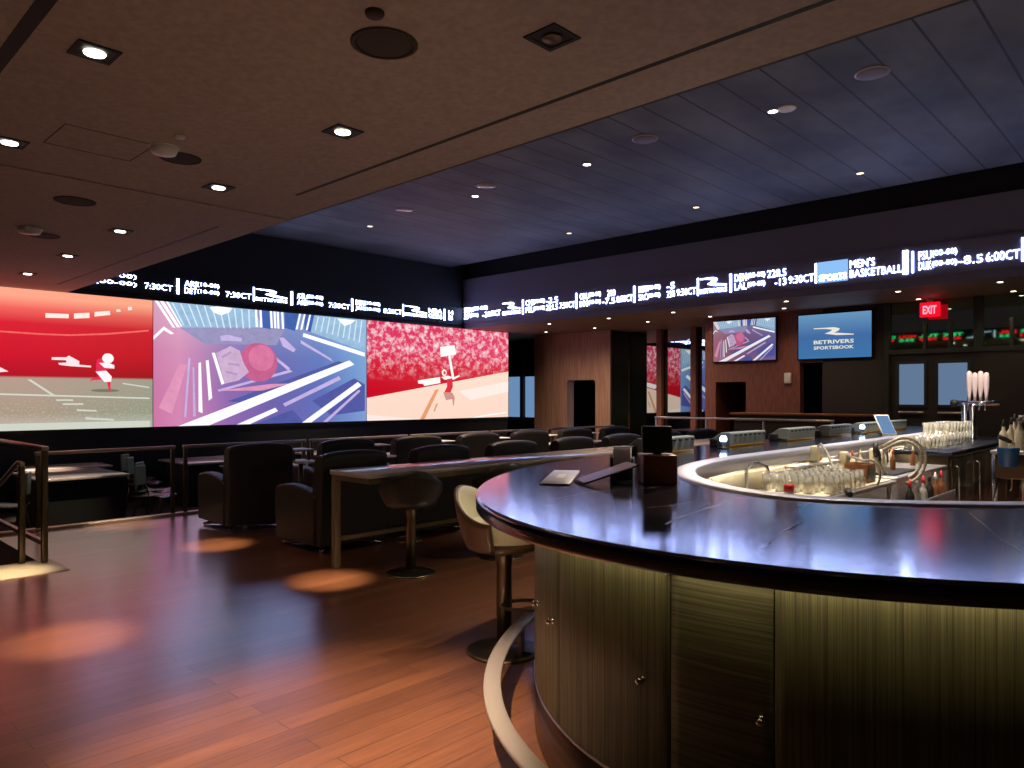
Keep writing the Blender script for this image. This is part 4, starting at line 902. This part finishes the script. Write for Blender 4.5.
# back bar cooler
t = thing('back_bar_cooler', 'dark topped steel cooler cabinet with glasses and taps on top', 'cooler', (-2.16, 8.35, 0)); Lc = 3.6
MB().rbox(-.26, .26, 0, Lc, .1, .9, .006).build('cabinet', mat('bronze_steel', (120, 110, 92), .3, .9), t)
MB().rbox(-.29, .3, -.03, Lc+.03, .905, .95, .006).build('worktop', mat('dark_steel_top', (50, 54, 66), .25, .7), t)
for k in range(4):
    d = MB().rbox(.261, .29, .02+.9*k, .88+.9*k, .14, .88, .008).build('cooler_door', mat('bronze_steel_door', (132, 120, 98), .25, .95), t)
    MB().tube([(.3, .1+.9*k, .3), (.33, .1+.9*k, .32), (.33, .1+.9*k, .78), (.3, .1+.9*k, .8)], .009, 8).build('door_handle', 'chrome', d)
m = MB()
for k in range(3): m.rbox(-.2, .2, -.012, .0, .22+.2*k, .38+.2*k, .004)
m.build('end_drawer_fronts', mat('bronze_steel_front', (110, 100, 80), .35, .9), t)
MB().box(-.24, .24, .02, Lc-.02, 0, .1).build('plinth', 'black', t)
g2 = None
for i in range(13):
    for j in range(3):
        for q in range(2 if i > 4 else 1):
            p = (-2.36+.1*j, 8.62+.15*i+.02*j, .9505+.127*q)
            if i == 12 and j < 2: continue
            lab = ('clear tumbler in the upper layer of glasses on the cooler' if q else 'clear tumbler standing on the dark cooler top'); grp = 'tumblers in the upper layer on the cooler' if q else 'tumblers on the cooler top'
            if g2 is None: g2 = tumbler(p, lab, grp, True)
            else: o = g2.copy(); C.objects.link(o); o.location = p; o['label'] = lab; o['group'] = grp
t = thing('tap_tower', 'steel beer tap tower with a cluster of pale handles', 'beer tap', (-2.2, 10.85, .95))
for x in (-.09, .0): MB().lathe([(.05, 0), (.05, .02), (.034, .03), (.034, .44), (.001, .46)], (x, 0, 0), 16).build('column', 'chrome', t)
MB().tube([(-.16, 0, .47), (.3, 0, .47)], .035, 14).build('crossbar', 'chrome', t)
for k in range(4):
    x = -.03+.062*k; h = MB(); h.lathe([(.012, .5), (.018, .56), (.03, .66), (.034, .8), (.026, .87-.02*(k % 2)), (.001, .885-.02*(k % 2))], (x, -.03, 0), 12); h.build('tap_handle', mat('pale_handle', (226, 206, 208), .4), t)
    MB().tube([(x, -.02, .47), (x, -.09, .46), (x, -.1, .38)], .011, 8).build('faucet', 'chrome', t)
m = MB(); m.tube([(-.16, 0, .47), (-.19, 0, .47), (-.24, 0, .47), (-.25, 0, .47)], [.03, .045, .045, .02], 12); m.build('end_knob', 'black', t)
t = thing('tablet', 'pale lit tablet propped on the bar above the soda hoses', 'tablet', (-2.62, 8.95, 1.075), math.radians(60)); mx = Matrix.Rotation(-.55, 4, 'X') 
MB().rbox(-.1, .1, 0, .012, 0, .26, .004, 1, mx).build('casing', 'white', t); MB().box(-.09, .09, -.0015, 0, .012, .248, mx).build('display', 'frostblue', t); MB().box(-.04, .04, .03, .14, 0, .01).build('stand', 'black', t)
# near right station
t = thing('underbar_station', 'steel legged underbar station at the right edge of the bar well', 'underbar unit', (-1.2, 8.1, 0))
MB().rbox(-.3, .3, 0, 1.5, .97, 1.0, .006).build('worktop', 'steel', t); MB().box(-.26, .26, .04, 1.46, .3, .32).build('undershelf', 'steel', t); MB().rbox(-.28, .28, .02, 1.48, .74, .96, .006).build('basin_housing', 'bronze', t)
for x, y in ((-.27, .04), (.27, .04), (-.27, 1.46), (.27, 1.46)): MB().cyl((x, y, 0), (x, y, .97), .022).build('leg', 'chrome', t)
t = thing('blue_bin', 'small blue bin hanging at the corner of the underbar station', 'bin', (-1.34, 8.0, .86)); MB().lathe([(.07, 0), (.09, .17), (.094, .175), (.085, .17), (.065, .01), (.0001, .01)], seg=4).build('bin_body', 'blue', t); MB().box(-.03, .03, .055, .1, .13, .17).build('hook', 'steel', t)
for k, (x, y, h) in enumerate(((-1.42, 8.25, .95), (-1.3, 8.3, 1.1), (-1.4, 8.5, 1.0), (-1.25, 8.55, .9), (-1.42, 8.8, 1.1))): bottle((x, y, 1.0), (0, 0, .3*k), 'cream pourer bottle, %s on the underbar station at the right edge' % ORD[k], 'ivory', 'ivory' if k % 2 else 'black', h, 'juice_pourer')
soda_gun((-1.25, 8.2, 1.18), [(.1, .25, .06)]+loop(.0, .12, .0, .15, .13, 2.2, -2.2), 'cream soda hose at the right edge of the photo', .012)
t = thing('tablet', 'pale lit tablet on a post at the right edge of the bar well', 'tablet', (-1.12, 8.45, 1.0), .75); mx = Matrix.Translation((0, 0, .2)) @ Matrix.Rotation(-.9, 4, 'X')
MB().rbox(-.13, .13, 0, .012, 0, .2, .004, 1, mx).build('casing', 'white', t); MB().box(-.12, .12, -.0015, 0, .01, .19, mx).build('display', 'frostblue', t); MB().tube([(0, .06, 0), (0, .06, .25)], .015, 8).build('post', 'black', t)

# ------------------------------------------------------------------ lights
DW = 900
for (x, y, l, lab), (tx, ty), w, sz in ((LT[0], (-5.1, 1.4), .6, 30), (LT[1], (-5.22, 3.31), .8, 26), (LT[2], (-7.3, 3.3), .8, 26), (LT[3], (-9.2, 3.1), .3, 34), (LT[4], (-11.2, 3.1), .3, 40), (LT[5], (-12.9, 3.2), .6, 40), (LT[6], (-7.35, 1.55), .35, 24)):
    spot('downlight_beam', (x, y, 3.24), (tx, ty, 0), DW*w*3.2, sz*.52, 1, (255, 228, 186))
    spot('downlight_spill', (x, y, 3.23), (x, y, 0), 22, 125, 1)
spot('downlight_beam', (-2.2, 1.25, 3.2), (-2.75, 1.75, 0), DW*1.7, 44, .9)
for x in (-10.5, -8.3, -6.2, -4, -1.8, .4, 2.6):
    for y in (-.9, -2.6): spot('rear_room_fill', (x, y, 3.2), (x, y, 0), 7, 120, 1)  # added fill behind the camera, unseen and without fittings
for x, y in ((-3.65, 8.19), (-6.39, 8.24), (-8.73, 8.28), (-11.73, 8.33)): spot('pinhole_beam', (x, y, 4.76), (x, y, 0), 850, 76, .9)
for x, y in RS: spot('rear_beam', (x, y, 3.23), (x, y+(1.3 if y < 14 else 0), 0), (260 if x < -9 else 70 if x < -4.5 else 25) if y < 14 else 20, 125, 1)
spot('bar_fill', (-2.2, 6.0, 4.75), (-2.1, 5.4, .8), 1150, 76, .9, (255, 242, 222))  # spots added to brighten the bar well, no fittings above them
spot('bar_fill', (-2.0, 7.6, 4.75), (-2.0, 7.4, .9), 1100, 40, .9, (255, 242, 222))
spot('bar_fill', (-1.9, 9.3, 4.75), (-2.05, 9.8, .9), 1700, 54, .9, (255, 242, 222))
spot('bar_fill', (-3.65, 8.19, 4.72), (-2.35, 3.1, 1.07), 1000, 20, .9)  # extra fill added from a pinhole position to brighten the counter items

# ------------------------------------------------------------------ camera and view
cd = bpy.data.cameras.new('camera'); cam = bpy.data.objects.new('camera', cd); C.objects.link(cam)
cam.location = (0, 0, 1.5); cam.rotation_euler = (PI/2, 0, math.atan(698/732))
cd.sensor_width = 36; cd.lens = 36*732/1024; cd.shift_y = 13/1024; cd.clip_start = .05; cd.clip_end = 100
sc = bpy.context.scene; sc.camera = cam
w = bpy.data.worlds.new('world'); sc.world = w; w.use_nodes = True; w.node_tree.nodes['Background'].inputs[0].default_value = (0, 0, 0, 1)
sc.view_settings.view_transform = 'Standard'; sc.view_settings.look = 'None'; sc.view_settings.gamma = 1; sc.view_settings.exposure = 0
sc.view_settings.use_curve_mapping = False
sc.cycles.max_bounces = 8; sc.cycles.diffuse_bounces = 4; sc.cycles.glossy_bounces = 4; sc.cycles.transparent_max_bounces = 16; sc.cycles.caustics_reflective = True; sc.cycles.caustics_refractive = False
sc.cycles.sample_clamp_indirect = 6; sc.cycles.use_denoising = True
